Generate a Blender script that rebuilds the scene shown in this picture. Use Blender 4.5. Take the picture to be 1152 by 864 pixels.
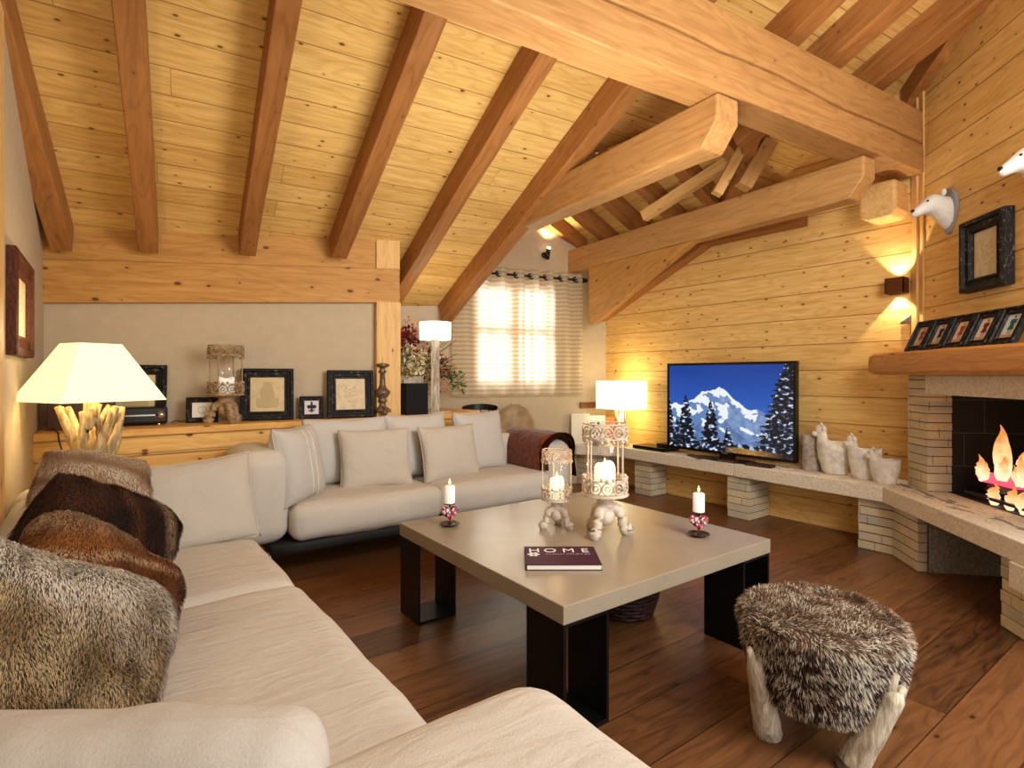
import bpy, math, random
from mathutils import Vector, Matrix, Euler, noise
random.seed(7)
PI = math.pi
scene = bpy.context.scene
for o in list(bpy.data.objects): bpy.data.objects.remove(o)
COL = scene.collection
R = math.radians

# ------------------------------------------------------------------ camera
CAM_H = 1.15
cam = bpy.data.cameras.new('camera'); camo = bpy.data.objects.new('camera', cam); COL.objects.link(camo)
camo.location = (0, 0, CAM_H)
camo.rotation_euler = (R(90), 0, R(-36.0))
cam.sensor_width = 36.0; cam.lens = 36.0 * 620 / 1152.0
cam.shift_y = -10.0 / 1152.0
cam.clip_start = 0.02
scene.camera = camo
scene.view_settings.view_transform = 'Standard'
scene.view_settings.look = 'None'
scene.view_settings.gamma = 1.0
scene.view_settings.use_curve_mapping = False
scene.view_settings.exposure = 0.0

# ------------------------------------------------------------------ light
world = bpy.data.worlds.new('world'); scene.world = world; world.use_nodes = True
bg = world.node_tree.nodes['Background']
bg.inputs[0].default_value = (1.0, 0.97, 0.92, 1); bg.inputs[1].default_value = 1.6

def add_light(name, kind, loc, energy, color, size=0.1, size_y=None, target=None, spot=None, blend=0.3):
    l = bpy.data.lights.new(name, kind); l.energy = energy; l.color = color
    if kind == 'AREA':
        l.size = size
        if size_y: l.shape = 'RECTANGLE'; l.size_y = size_y
    elif kind in ('POINT', 'SPOT'):
        l.shadow_soft_size = size
    if kind == 'SPOT':
        l.spot_size = R(spot); l.spot_blend = blend
    o = bpy.data.objects.new(name, l); COL.objects.link(o); o.location = loc
    if target is not None:
        o.rotation_euler = (Vector(target) - Vector(loc)).to_track_quat('-Z', 'Y').to_euler()
    return o
WARM = (1.0, 0.80, 0.55)
# the photographer's bounced flash, high behind the camera, and one thrown up under the roof
add_light('bounce_flash', 'AREA', (1.8, -0.7, 2.2), 72, (1.0, 0.97, 0.92), 1.2, 1.0, target=(3.6, 2.4, 0.5))
add_light('roof_flash', 'AREA', (1.6, 1.5, 1.5), 26, (1.0, 0.96, 0.86), 0.8, 0.8, target=(1.7, 3.0, 3.6))
# daylight outside the window
add_light('window_daylight', 'AREA', (3.75, 6.1, 1.75), 230, (0.92, 0.96, 1.0), 2.4, 2.0, target=(3.3, 4.4, 1.5))

# ------------------------------------------------------------------ materials
def lin(c):
    c = c / 255.0
    return c / 12.92 if c <= 0.04045 else ((c + 0.055) / 1.055) ** 2.4
def rgb(r, g, b): return (lin(r), lin(g), lin(b), 1.0)

class NT:
    def __init__(s, name):
        s.m = bpy.data.materials.new(name); s.m.use_nodes = True
        s.t = s.m.node_tree; s.b = s.t.nodes['Principled BSDF']; s.out = s.t.nodes['Material Output']
    def n(s, typ, **kw):
        nd = s.t.nodes.new(typ)
        for k, v in kw.items(): setattr(nd, k, v)
        return nd
    def put(s, sock, v):
        if isinstance(v, bpy.types.NodeSocket): s.t.links.new(v, sock)
        else: sock.default_value = v
    def math(s, op, a, b=0.0, c=None, clamp=False):
        nd = s.n('ShaderNodeMath', operation=op, use_clamp=clamp)
        s.put(nd.inputs[0], a); s.put(nd.inputs[1], b)
        if c is not None: s.put(nd.inputs[2], c)
        return nd.outputs[0]
    def mix(s, f, a, b, mode='MIX'):
        nd = s.n('ShaderNodeMixRGB', blend_type=mode)
        s.put(nd.inputs[0], f); s.put(nd.inputs[1], a); s.put(nd.inputs[2], b)
        return nd.outputs[0]
    def ramp(s, f, stops):
        nd = s.n('ShaderNodeValToRGB'); s.put(nd.inputs[0], f)
        cr = nd.color_ramp
        while len(cr.elements) < len(stops): cr.elements.new(0.5)
        for e, (p, c) in zip(cr.elements, stops): e.position = p; e.color = c
        return nd.outputs[0]
    def comb(s, x, y, z):
        nd = s.n('ShaderNodeCombineXYZ')
        for i, v in enumerate((x, y, z)): s.put(nd.inputs[i], v)
        return nd.outputs[0]
    def obj(s):
        tc = s.n('ShaderNodeTexCoord'); sp = s.n('ShaderNodeSeparateXYZ'); s.t.links.new(tc.outputs['Object'], sp.inputs[0])
        return tc.outputs['Object'], sp.outputs[0], sp.outputs[1], sp.outputs[2]
    def noise(s, vec, scale, detail=3, rough=0.55, dist=0.0):
        nd = s.n('ShaderNodeTexNoise'); s.put(nd.inputs['Vector'], vec)
        nd.inputs['Scale'].default_value = scale; nd.inputs['Detail'].default_value = detail
        nd.inputs['Roughness'].default_value = rough; nd.inputs['Distortion'].default_value = dist
        return nd.outputs[0]
    def bump(s, h, strength=0.3, dist=0.01):
        nd = s.n('ShaderNodeBump'); nd.inputs['Strength'].default_value = strength; nd.inputs['Distance'].default_value = dist
        s.put(nd.inputs['Height'], h); s.t.links.new(nd.outputs[0], s.b.inputs['Normal'])
    def base(s, c): s.put(s.b.inputs['Base Color'], c)
    def rough(s, r): s.put(s.b.inputs['Roughness'], r)

def plain(name, col, rough=0.5, metal=0.0, nscale=0, namt=0.12, bump=0.0, spec=None, coat=0):
    m = NT(name)
    if nscale:
        o, x, y, z = m.obj()
        f = m.noise(o, nscale, 4)
        d = tuple(c * (1 - namt * 2) for c in col[:3]) + (1,)
        l = tuple(min(1, c * (1 + namt)) for c in col[:3]) + (1,)
        m.base(m.ramp(f, [(0.3, d), (0.7, l)]))
        if bump: m.bump(f, bump, 0.01)
    else: m.base(col)
    m.rough(rough); m.b.inputs['Metallic'].default_value = metal
    if spec is not None: m.b.inputs['Specular IOR Level'].default_value = spec
    if coat: m.b.inputs['Coat Weight'].default_value = coat
    return m.m

def wood(name, dark, light, seam, width=0.0, across='Z', knot=0.5, rough=0.55, seamw=0.004, length=0.0, per=0.5, knotcol=None, gscale=1.0, spec=0.3, knots=1.0):
    """boards along local X, stacked across local Z or Y; width 0 = one solid timber"""
    m = NT(name); o, x, y, z = m.obj()
    info = m.n('ShaderNodeObjectInfo').outputs['Random']
    a, c = (z, y) if across == 'Z' else (y, z)
    if width:
        q = m.math('DIVIDE', a, width); idx = m.math('FLOOR', q); fr = m.math('FRACT', q)
        edge = m.math('MINIMUM', fr, m.math('SUBTRACT', 1.0, fr))
        seamf = m.math('LESS_THAN', edge, seamw / width)
        if length:
            wn0 = m.n('ShaderNodeTexWhiteNoise', noise_dimensions='1D'); m.put(wn0.inputs['W'], idx)
            xl = m.math('ADD', m.math('DIVIDE', x, length), m.math('MULTIPLY', wn0.outputs[0], 7.3))
            xi = m.math('FLOOR', xl); xf = m.math('FRACT', xl)
            e2 = m.math('MINIMUM', xf, m.math('SUBTRACT', 1.0, xf))
            seamf = m.math('MAXIMUM', seamf, m.math('LESS_THAN', e2, seamw * 0.5 / length))
            idx = m.math('ADD', m.math('MULTIPLY', idx, 17.0), m.math('MULTIPLY', xi, 3.7))
    else:
        idx = m.math('MULTIPLY', info, 90.0); seamf = 0.0
    wn = m.n('ShaderNodeTexWhiteNoise', noise_dimensions='1D'); m.put(wn.inputs['W'], idx)
    off = m.math('MULTIPLY', wn.outputs[0], 31.0)
    xs = m.math('ADD', x, off)
    # grain streaks
    v1 = m.comb(m.math('MULTIPLY', xs, 0.9 * gscale), m.math('MULTIPLY', a, 16 * gscale), m.math('ADD', m.math('MULTIPLY', c, 16 * gscale), off))
    g1 = m.noise(v1, 2.0, 5, 0.6, 0.4)
    v2 = m.comb(m.math('MULTIPLY', xs, 0.55), m.math('MULTIPLY', a, 3.2), m.math('MULTIPLY', c, 3.2))
    g2 = m.noise(v2, 2.2, 2, 0.5, 0.3)
    rings = m.math('MULTIPLY', m.math('ADD', m.math('SINE', m.math('MULTIPLY', g2, 70.0)), 1.0), 0.5)
    rings = m.math('POWER', rings, 2.5)
    f = m.math('ADD', m.math('MULTIPLY', g1, 0.85), m.math('MULTIPLY', rings, 0.16))
    f = m.math('ADD', f, m.math('MULTIPLY', m.math('SUBTRACT', wn.outputs[0], 0.5), per * 0.45), clamp=True)
    col = m.ramp(f, [(0.22, light), (0.9, dark)])
    v3 = m.comb(m.math('MULTIPLY', xs, 1.6), m.math('MULTIPLY', a, 46), m.math('MULTIPLY', c, 46))
    st = m.math('MULTIPLY', m.math('SUBTRACT', m.noise(v3, 2.0, 3, 0.6, 0.2), 0.56, clamp=True), 4.0, clamp=True)
    col = m.mix(m.math('MULTIPLY', st, 0.5), col, dark)
    # knots
    vv = m.n('ShaderNodeTexVoronoi', voronoi_dimensions='2D'); vv.inputs['Scale'].default_value = 1.0
    m.put(vv.inputs['Vector'], m.comb(m.math('MULTIPLY', xs, 4.6 * knots), m.math('ADD', m.math('MULTIPLY', m.math('ADD', a, c), 8.5 * knots), off), 0.0))
    kn = m.n('ShaderNodeSeparateXYZ'); m.t.links.new(vv.outputs['Color'], kn.inputs[0])
    rad = m.math('MULTIPLY', m.math('SUBTRACT', kn.outputs[0], 1.0 - knot), 0.17)
    d = m.math('SUBTRACT', vv.outputs['Distance'], rad)
    kcore = m.math('SUBTRACT', 1.0, m.math('MULTIPLY', d, 34.0), clamp=True)
    kcore = m.math('MULTIPLY', kcore, m.math('GREATER_THAN', rad, 0.0))
    khalo = m.math('MULTIPLY', m.math('SUBTRACT', 1.0, m.math('MULTIPLY', d, 7.0), clamp=True), m.math('GREATER_THAN', rad, 0.0))
    kc = knotcol or rgb(84, 36, 12)
    col = m.mix(m.math('MULTIPLY', khalo, 0.35), col, dark)
    col = m.mix(m.math('MULTIPLY', kcore, 0.85), col, kc)
    if width: col = m.mix(m.math('MULTIPLY', seamf, 0.75), col, seam)
    m.base(col); m.rough(rough); m.b.inputs['Specular IOR Level'].default_value = spec
    h = m.math('SUBTRACT', m.math('MULTIPLY', g1, 0.25), seamf if width else 0.0)
    m.bump(h, 0.35, 0.004)
    return m.m

M = {}
M['wall_pine'] = wood('honey pine wall boards', rgb(204, 148, 72), rgb(247, 208, 132), rgb(120, 72, 30), 0.198, 'Z', knot=0.42, length=0, per=0.5, knots=1.45, seamw=0.0032)
M['ceil_pine'] = wood('pale pine ceiling boards', rgb(194, 138, 64), rgb(241, 202, 124), rgb(140, 92, 44), 0.165, 'Y', knot=0.42, knots=1.3, length=2.6, per=0.5, seamw=0.003)
M['chase_pine'] = wood('pine chimney boards', rgb(196, 142, 68), rgb(240, 200, 126), rgb(110, 64, 24), 0.198, 'Z', knot=0.4, per=0.5, knots=1.35, seamw=0.0032)
M['rafter'] = wood('stained rafter timber', rgb(122, 72, 30), rgb(178, 120, 64), rgb(60, 30, 10), 0, 'Z', knot=0.2, knotcol=rgb(84, 42, 18))
M['beam'] = wood('large roof beam timber', rgb(152, 104, 56), rgb(196, 148, 90), rgb(60, 30, 10), 0, 'Z', knot=0.2, knotcol=rgb(110, 62, 30))
M['panel_pine'] = wood('orange pine band', rgb(166, 110, 48), rgb(212, 160, 88), rgb(110, 60, 20), 0, 'Z', knot=0.5)
M['post_pine'] = wood('light pine post', rgb(196, 142, 76), rgb(232, 190, 124), rgb(110, 60, 20), 0, 'Z', knot=0.25)
M['shelf_pine'] = wood('shelf pine', rgb(196, 132, 58), rgb(238, 190, 112), rgb(120, 66, 24), 0, 'Z', knot=0.45)
M['shelf_front'] = wood('shelf front pine boards', rgb(198, 138, 62), rgb(240, 196, 118), rgb(120, 66, 24), 0.17, 'Z', knot=0.45)
M['mantel'] = wood('reclaimed mantel timber', rgb(146, 86, 34), rgb(214, 150, 78), rgb(60, 30, 10), 0, 'Z', knot=0.5, gscale=1.3, knotcol=rgb(88, 40, 14))
M['floor'] = wood('dark oak floorboards', rgb(52, 28, 14), rgb(132, 86, 50), rgb(20, 9, 4), 0.215, 'Y', knot=0.3, rough=0.36, length=1.9, per=1.0, seamw=0.0025, spec=0.5, knotcol=rgb(36, 16, 8))
M['plaster'] = plain('beige plaster', rgb(196, 178, 150), 0.9, 0, 14, 0.03, 0.05)
def fabric(name, c, c2):
    m = NT(name); o, x, y, z = m.obj()
    w = m.noise(o, 260, 2); b = m.noise(o, 3.2, 3)
    col = m.mix(m.math('MULTIPLY', w, 0.55), c, c2); col = m.mix(m.math('MULTIPLY', b, 0.16), col, c2)
    m.base(col); m.rough(0.95); m.b.inputs['Specular IOR Level'].default_value = 0.1
    wr = m.noise(m.comb(m.math('MULTIPLY', x, 4.0), m.math('MULTIPLY', y, 13.0), m.math('MULTIPLY', z, 5.0)), 1.6, 3, 0.5, 0.8)
    m.bump(m.math('ADD', m.math('MULTIPLY', w, 0.35), m.math('MULTIPLY', wr, 2.6)), 0.28, 0.012)
    return m.m
M['sofa'] = fabric('oatmeal linen', rgb(217, 210, 199), rgb(190, 182, 170))
M['cushion'] = fabric('taupe linen', rgb(208, 199, 184), rgb(182, 172, 157))
M['cushion2'] = fabric('grey linen', rgb(210, 205, 197), rgb(184, 178, 169))
M['piping'] = plain('white piping', rgb(240, 234, 220), 0.8)
M['steel'] = plain('blackened steel', rgb(26, 25, 27), 0.34, 0.6, 9, 0.2)
M['black'] = plain('black lacquer', rgb(14, 12, 12), 0.25)
M['matblack'] = plain('matt black', rgb(16, 15, 16), 0.7)
M['chrome'] = plain('chrome', rgb(210, 210, 210), 0.15, 1.0)
M['tabletop'] = plain('taupe lacquered top', rgb(156, 142, 122), 0.30, 0, 5, 0.05, 0, spec=0.5)
def stone(name, c1, c2, c3, sc=40):
    m = NT(name); o, x, y, z = m.obj()
    f = m.noise(o, sc, 5, 0.7); g = m.noise(o, 3.5, 4)
    col = m.ramp(f, [(0.3, c1), (0.55, c2), (0.75, c3)])
    col = m.mix(m.math('MULTIPLY', m.math('GREATER_THAN', g, 0.6), 0.12), col, c1)
    m.base(col); m.rough(0.8); m.bump(f, 0.5, 0.006); return m.m
M['slab'] = stone('bush-hammered stone slab', rgb(204, 188, 164), rgb(236, 224, 202), rgb(248, 240, 224), 70)
def sooty():
    m = NT('hearth stone with soot smears'); o, x, y, z = m.obj()
    f = m.noise(o, 70, 5, 0.7); base = m.ramp(f, [(0.3, rgb(196, 180, 156)), (0.55, rgb(230, 216, 194)), (0.75, rgb(244, 234, 216))])
    a = m.math('MULTIPLY', m.math('ADD', x, y), 0.7071); b_ = m.math('MULTIPLY', m.math('SUBTRACT', x, y), 0.7071)
    n_ = m.noise(m.comb(m.math('MULTIPLY', a, 4.0), m.math('MULTIPLY', b_, 16.0), 0.0), 1.5, 4, 0.6)
    near = m.math('SUBTRACT', 1.0, m.math('MULTIPLY', m.math('ABSOLUTE', m.math('SUBTRACT', b_, 1.93)), 5.0), clamp=True)
    mask = m.math('MULTIPLY', m.math('GREATER_THAN', m.math('ADD', n_, m.math('MULTIPLY', near, 0.25)), 0.76), 0.7)
    m.base(m.mix(mask, base, rgb(48, 36, 28))); m.rough(0.8); m.bump(f, 0.5, 0.006); return m.m
M['hearth'] = sooty()
M['granite'] = stone('grey granite', rgb(110, 106, 100), rgb(168, 162, 150), rgb(204, 200, 190), 60)
def bricks(name):
    m = NT(name); o, x, y, z = m.obj()
    q = m.math('FLOOR', m.math('DIVIDE', z, 0.055))
    v = m.comb(m.math('MULTIPLY', x, 1.4), m.math('MULTIPLY', y, 1.4), m.math('MULTIPLY', q, 3.17))
    g = m.noise(v, 2.5, 1); f = m.noise(o, 60, 4, 0.7)
    c = m.ramp(g, [(0.32, rgb(240, 220, 176)), (0.5, rgb(224, 208, 174)), (0.68, rgb(196, 190, 172))])
    c = m.mix(m.math('MULTIPLY', f, 0.45), c, rgb(150, 138, 116))
    wn = m.n('ShaderNodeTexWhiteNoise', noise_dimensions='1D'); m.put(wn.inputs['W'], q)
    fr = m.math('FRACT', m.math('ADD', m.math('MULTIPLY', m.math('ADD', x, y), 2.3), m.math('MULTIPLY', wn.outputs[0], 9.0)))
    c = m.mix(m.math('MULTIPLY', m.math('LESS_THAN', fr, 0.010), 0.8), c, rgb(70, 60, 48))
    m.base(c); m.rough(0.85); m.bump(f, 0.6, 0.006); return m.m
M['brick'] = bricks('split stone courses')
M['mortar'] = plain('dark joint', rgb(70, 60, 48), 0.9)
def emis(name, col, s, base=None):
    m = NT(name); m.base(base or col); m.b.inputs['Emission Color'].default_value = col; m.b.inputs['Emission Strength'].default_value = s; m.rough(0.7)
    return m.m
def vcol(name, rough=0.7, emit=0.0, spec=0.3):
    m = NT(name); at = m.n('ShaderNodeAttribute', attribute_name='Col')
    m.base(at.outputs['Color']); m.rough(rough); m.b.inputs['Specular IOR Level'].default_value = spec
    if emit:
        m.put(m.b.inputs['Emission Color'], at.outputs['Color']); m.b.inputs['Emission Strength'].default_value = emit
    return m.m
M['vcol'] = vcol('printed colours'); M['leafcol'] = vcol('leaf colours', 0.55); M['furcol'] = vcol('fur strands', 0.6, 0, 0.25)
M['screen'] = None
def screen_mat():
    m = NT('lit television picture'); at = m.n('ShaderNodeAttribute', attribute_name='Col')
    m.base((0.01, 0.01, 0.01, 1)); m.rough(0.2)
    m.put(m.b.inputs['Emission Color'], at.outputs['Color']); m.b.inputs['Emission Strength'].default_value = 1.0
    return m.m
M['screen'] = screen_mat()
M['shade_warm'] = emis('lit cream lampshade', (1.0, 0.83, 0.42, 1), 1.15, rgb(250, 235, 180))
M['shade_white'] = emis('lit white lampshade', (1.0, 0.95, 0.78, 1), 1.7, rgb(250, 245, 225))
M['shade_yellow'] = emis('lit ivory lampshade', (1.0, 0.95, 0.66, 1), 1.4, rgb(250, 242, 200))
M['candle'] = emis('white candle wax', (1.0, 0.96, 0.88, 1), 0.25, rgb(250, 246, 236))
M['candle_lit'] = emis('glowing candle wax', (1.0, 0.85, 0.55, 1), 1.1, rgb(250, 240, 210))
M['flame'] = emis('flame', (1.0, 0.62, 0.22, 1), 4.0)
def flamegrad():
    m = NT('log fire flame'); tc = m.n('ShaderNodeTexCoord'); sp = m.n('ShaderNodeSeparateXYZ'); m.t.links.new(tc.outputs['Generated'], sp.inputs[0])
    nz_ = m.noise(tc.outputs['Object'], 22, 2)
    f = m.math('ADD', sp.outputs[2], m.math('MULTIPLY', m.math('SUBTRACT', nz_, 0.5), 0.9))
    c = m.ramp(f, [(0.15, (1.0, 0.78, 0.5, 1)), (0.5, (1.0, 0.55, 0.22, 1)), (0.85, (0.75, 0.25, 0.06, 1))])
    m.base((0, 0, 0, 1)); m.put(m.b.inputs['Emission Color'], c); m.b.inputs['Emission Strength'].default_value = 1.25; return m.m
M['flame_w'] = flamegrad()
M['ember'] = emis('ember', (1.0, 0.10, 0.16, 1), 1.2, rgb(120, 30, 40))
def driftwood(name, c1, c2):
    m = NT(name); o, x, y, z = m.obj()
    f = m.noise(m.comb(m.math('MULTIPLY', x, 30), m.math('MULTIPLY', y, 30), m.math('MULTIPLY', z, 5)), 1.6, 5, 0.65, 0.6)
    m.base(m.ramp(f, [(0.35, c1), (0.65, c2)])); m.rough(0.8); m.bump(f, 0.8, 0.01); return m.m
M['drift'] = driftwood('driftwood', rgb(120, 92, 56), rgb(214, 190, 146))
M['birch'] = driftwood('bleached log', rgb(150, 134, 108), rgb(228, 216, 194))
M['white_iron'] = plain('chalky white ironwork', rgb(222, 206, 186), 0.7, 0, 40, 0.12, 0.3)
M['rust_iron'] = plain('worn beige ironwork', rgb(176, 146, 108), 0.7, 0, 40, 0.25, 0.3)
M['silver'] = plain('tarnished silver wood', rgb(128, 104, 84), 0.4, 0.4, 40, 0.35, 0.4)
M['ceramic'] = plain('whitewashed ceramic', rgb(232, 224, 212), 0.75, 0, 22, 0.14, 0.4)
M['grey_bark'] = plain('grey bark pot', rgb(176, 164, 152), 0.85, 0, 40, 0.2, 0.6)
M['plush'] = plain('white felt', rgb(240, 238, 232), 0.95, 0, 30, 0.03, 0.3)
M['plaque'] = plain('grey plaque', rgb(150, 150, 152), 0.6)
M['bronze'] = plain('brown metal box', rgb(98, 52, 22), 0.4, 0.5)
M['purple'] = plain('plum book cover', rgb(62, 6, 44), 0.55, spec=0.2)
M['paper'] = plain('page edges', rgb(240, 234, 222), 0.8)
M['darkwood'] = plain('dark wood', rgb(52, 22, 12), 0.4, 0, 9, 0.25)
M['redwood'] = plain('reddish cabinet', rgb(70, 26, 14), 0.35, 0, 9, 0.2)
M['tan'] = plain('worn tan leather', rgb(186, 156, 116), 0.6, 0, 9, 0.2)
M['suede'] = plain('brown plush throw', rgb(112, 54, 26), 0.95, 0, 26, 0.25, 0.5)
M['suede_dark'] = plain('dark throw lining', rgb(48, 18, 10), 0.95, 0, 26, 0.25, 0.5)
for q in ('suede', 'suede_dark'): M[q].node_tree.nodes['Principled BSDF'].inputs['Specular IOR Level'].default_value = 0.03
M['suede'].node_tree.nodes['Principled BSDF'].inputs['Sheen Weight'].default_value = 0.25
def framemat(name, c1, c2, lo=0.56, hi=0.66):
    m = NT(name); o, x, y, z = m.obj()
    f = m.noise(m.comb(m.math('MULTIPLY', x, 7), m.math('MULTIPLY', y, 24), m.math('MULTIPLY', z, 7)), 5, 5, 0.7)
    m.base(m.ramp(f, [(lo, c1), (hi, c2)])); m.rough(0.6); m.b.inputs['Specular IOR Level'].default_value = 0.25; return m.m
M['frame'] = framemat('distressed black frame', rgb(17, 12, 11), rgb(122, 110, 102), 0.56, 0.68)
M['frame_brown'] = framemat('polished brown frame', rgb(62, 26, 12), rgb(120, 64, 30), 0.4, 0.8)
def glassmat():
    m = NT('clear glass'); tr = m.n('ShaderNodeBsdfTransparent'); gl = m.n('ShaderNodeBsdfGlossy'); gl.inputs['Roughness'].default_value = 0.03
    lw = m.n('ShaderNodeLayerWeight'); lw.inputs[0].default_value = 0.5; mx = m.n('ShaderNodeMixShader')
    m.t.links.new(m.math('ADD', 0.03, m.math('MULTIPLY', m.math('POWER', lw.outputs['Facing'], 4.0), 0.3)), mx.inputs[0]); m.t.links.new(tr.outputs[0], mx.inputs[1]); m.t.links.new(gl.outputs[0], mx.inputs[2])
    m.t.links.new(mx.outputs[0], m.out.inputs[0]); return m.m
M['glass'] = glassmat()
def curtain_mat():
    m = NT('striped sheer linen'); o, x, y, z = m.obj()
    s = m.math('SINE', m.math('MULTIPLY', z, 2 * PI / 0.043)); s = m.math('MULTIPLY', m.math('ADD', s, 1.0), 0.5, clamp=True)
    col = m.ramp(s, [(0.35, rgb(250, 244, 228)), (0.8, rgb(228, 212, 180))])
    df = m.n('ShaderNodeBsdfDiffuse'); tl = m.n('ShaderNodeBsdfTranslucent'); tp = m.n('ShaderNodeBsdfTransparent')
    m.t.links.new(col, df.inputs[0]); m.t.links.new(col, tl.inputs[0]); m.t.links.new(col, tp.inputs[0])
    a = m.n('ShaderNodeMixShader'); a.inputs[0].default_value = 0.5; b = m.n('ShaderNodeMixShader'); b.inputs[0].default_value = 0.34
    m.t.links.new(df.outputs[0], a.inputs[1]); m.t.links.new(tl.outputs[0], a.inputs[2])
    m.t.links.new(a.outputs[0], b.inputs[1]); m.t.links.new(tp.outputs[0], b.inputs[2]); m.t.links.new(b.outputs[0], m.out.inputs[0])
    return m.m
M['curtain'] = curtain_mat()
def mosaic():
    m = NT('millefiori glass'); o, x, y, z = m.obj()
    v = m.n('ShaderNodeTexVoronoi'); v.inputs['Scale'].default_value = 120; m.put(v.inputs['Vector'], o)
    sp = m.n('ShaderNodeSeparateXYZ'); m.t.links.new(v.outputs['Color'], sp.inputs[0])
    nd = m.n('ShaderNodeValToRGB'); m.put(nd.inputs[0], sp.outputs[0]); nd.color_ramp.interpolation = 'CONSTANT'
    cr = nd.color_ramp; st = [(0, rgb(170, 20, 30)), (0.34, rgb(236, 210, 210)), (0.52, rgb(90, 20, 60)), (0.68, rgb(206, 90, 96)), (0.84, rgb(110, 112, 130))]
    while len(cr.elements) < 5: cr.elements.new(0.5)
    for e, (p, c) in zip(cr.elements, st): e.position = p; e.color = c
    m.base(nd.outputs[0]); m.rough(0.12); return m.m
M['mosaic'] = mosaic()
def firebrick():
    m = NT('sooty firebrick'); o, x, y, z = m.obj()
    br = m.n('ShaderNodeTexBrick'); m.put(br.inputs['Vector'], m.comb(m.math('ADD', x, y), z, 0.0))
    br.inputs['Color1'].default_value = rgb(22, 24, 28); br.inputs['Color2'].default_value = rgb(26, 28, 32); br.inputs['Mortar'].default_value = rgb(70, 72, 76)
    br.inputs['Scale'].default_value = 1.0; br.inputs['Brick Width'].default_value = 0.22; br.inputs['Row Height'].default_value = 0.2; br.inputs['Mortar Size'].default_value = 0.003
    m.base(br.outputs[0]); m.rough(0.6); return m.m
M['firebrick'] = firebrick()
M['wicker'] = plain('dark wicker', rgb(56, 26, 18), 0.6, 0, 60, 0.4, 0.6)

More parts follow.
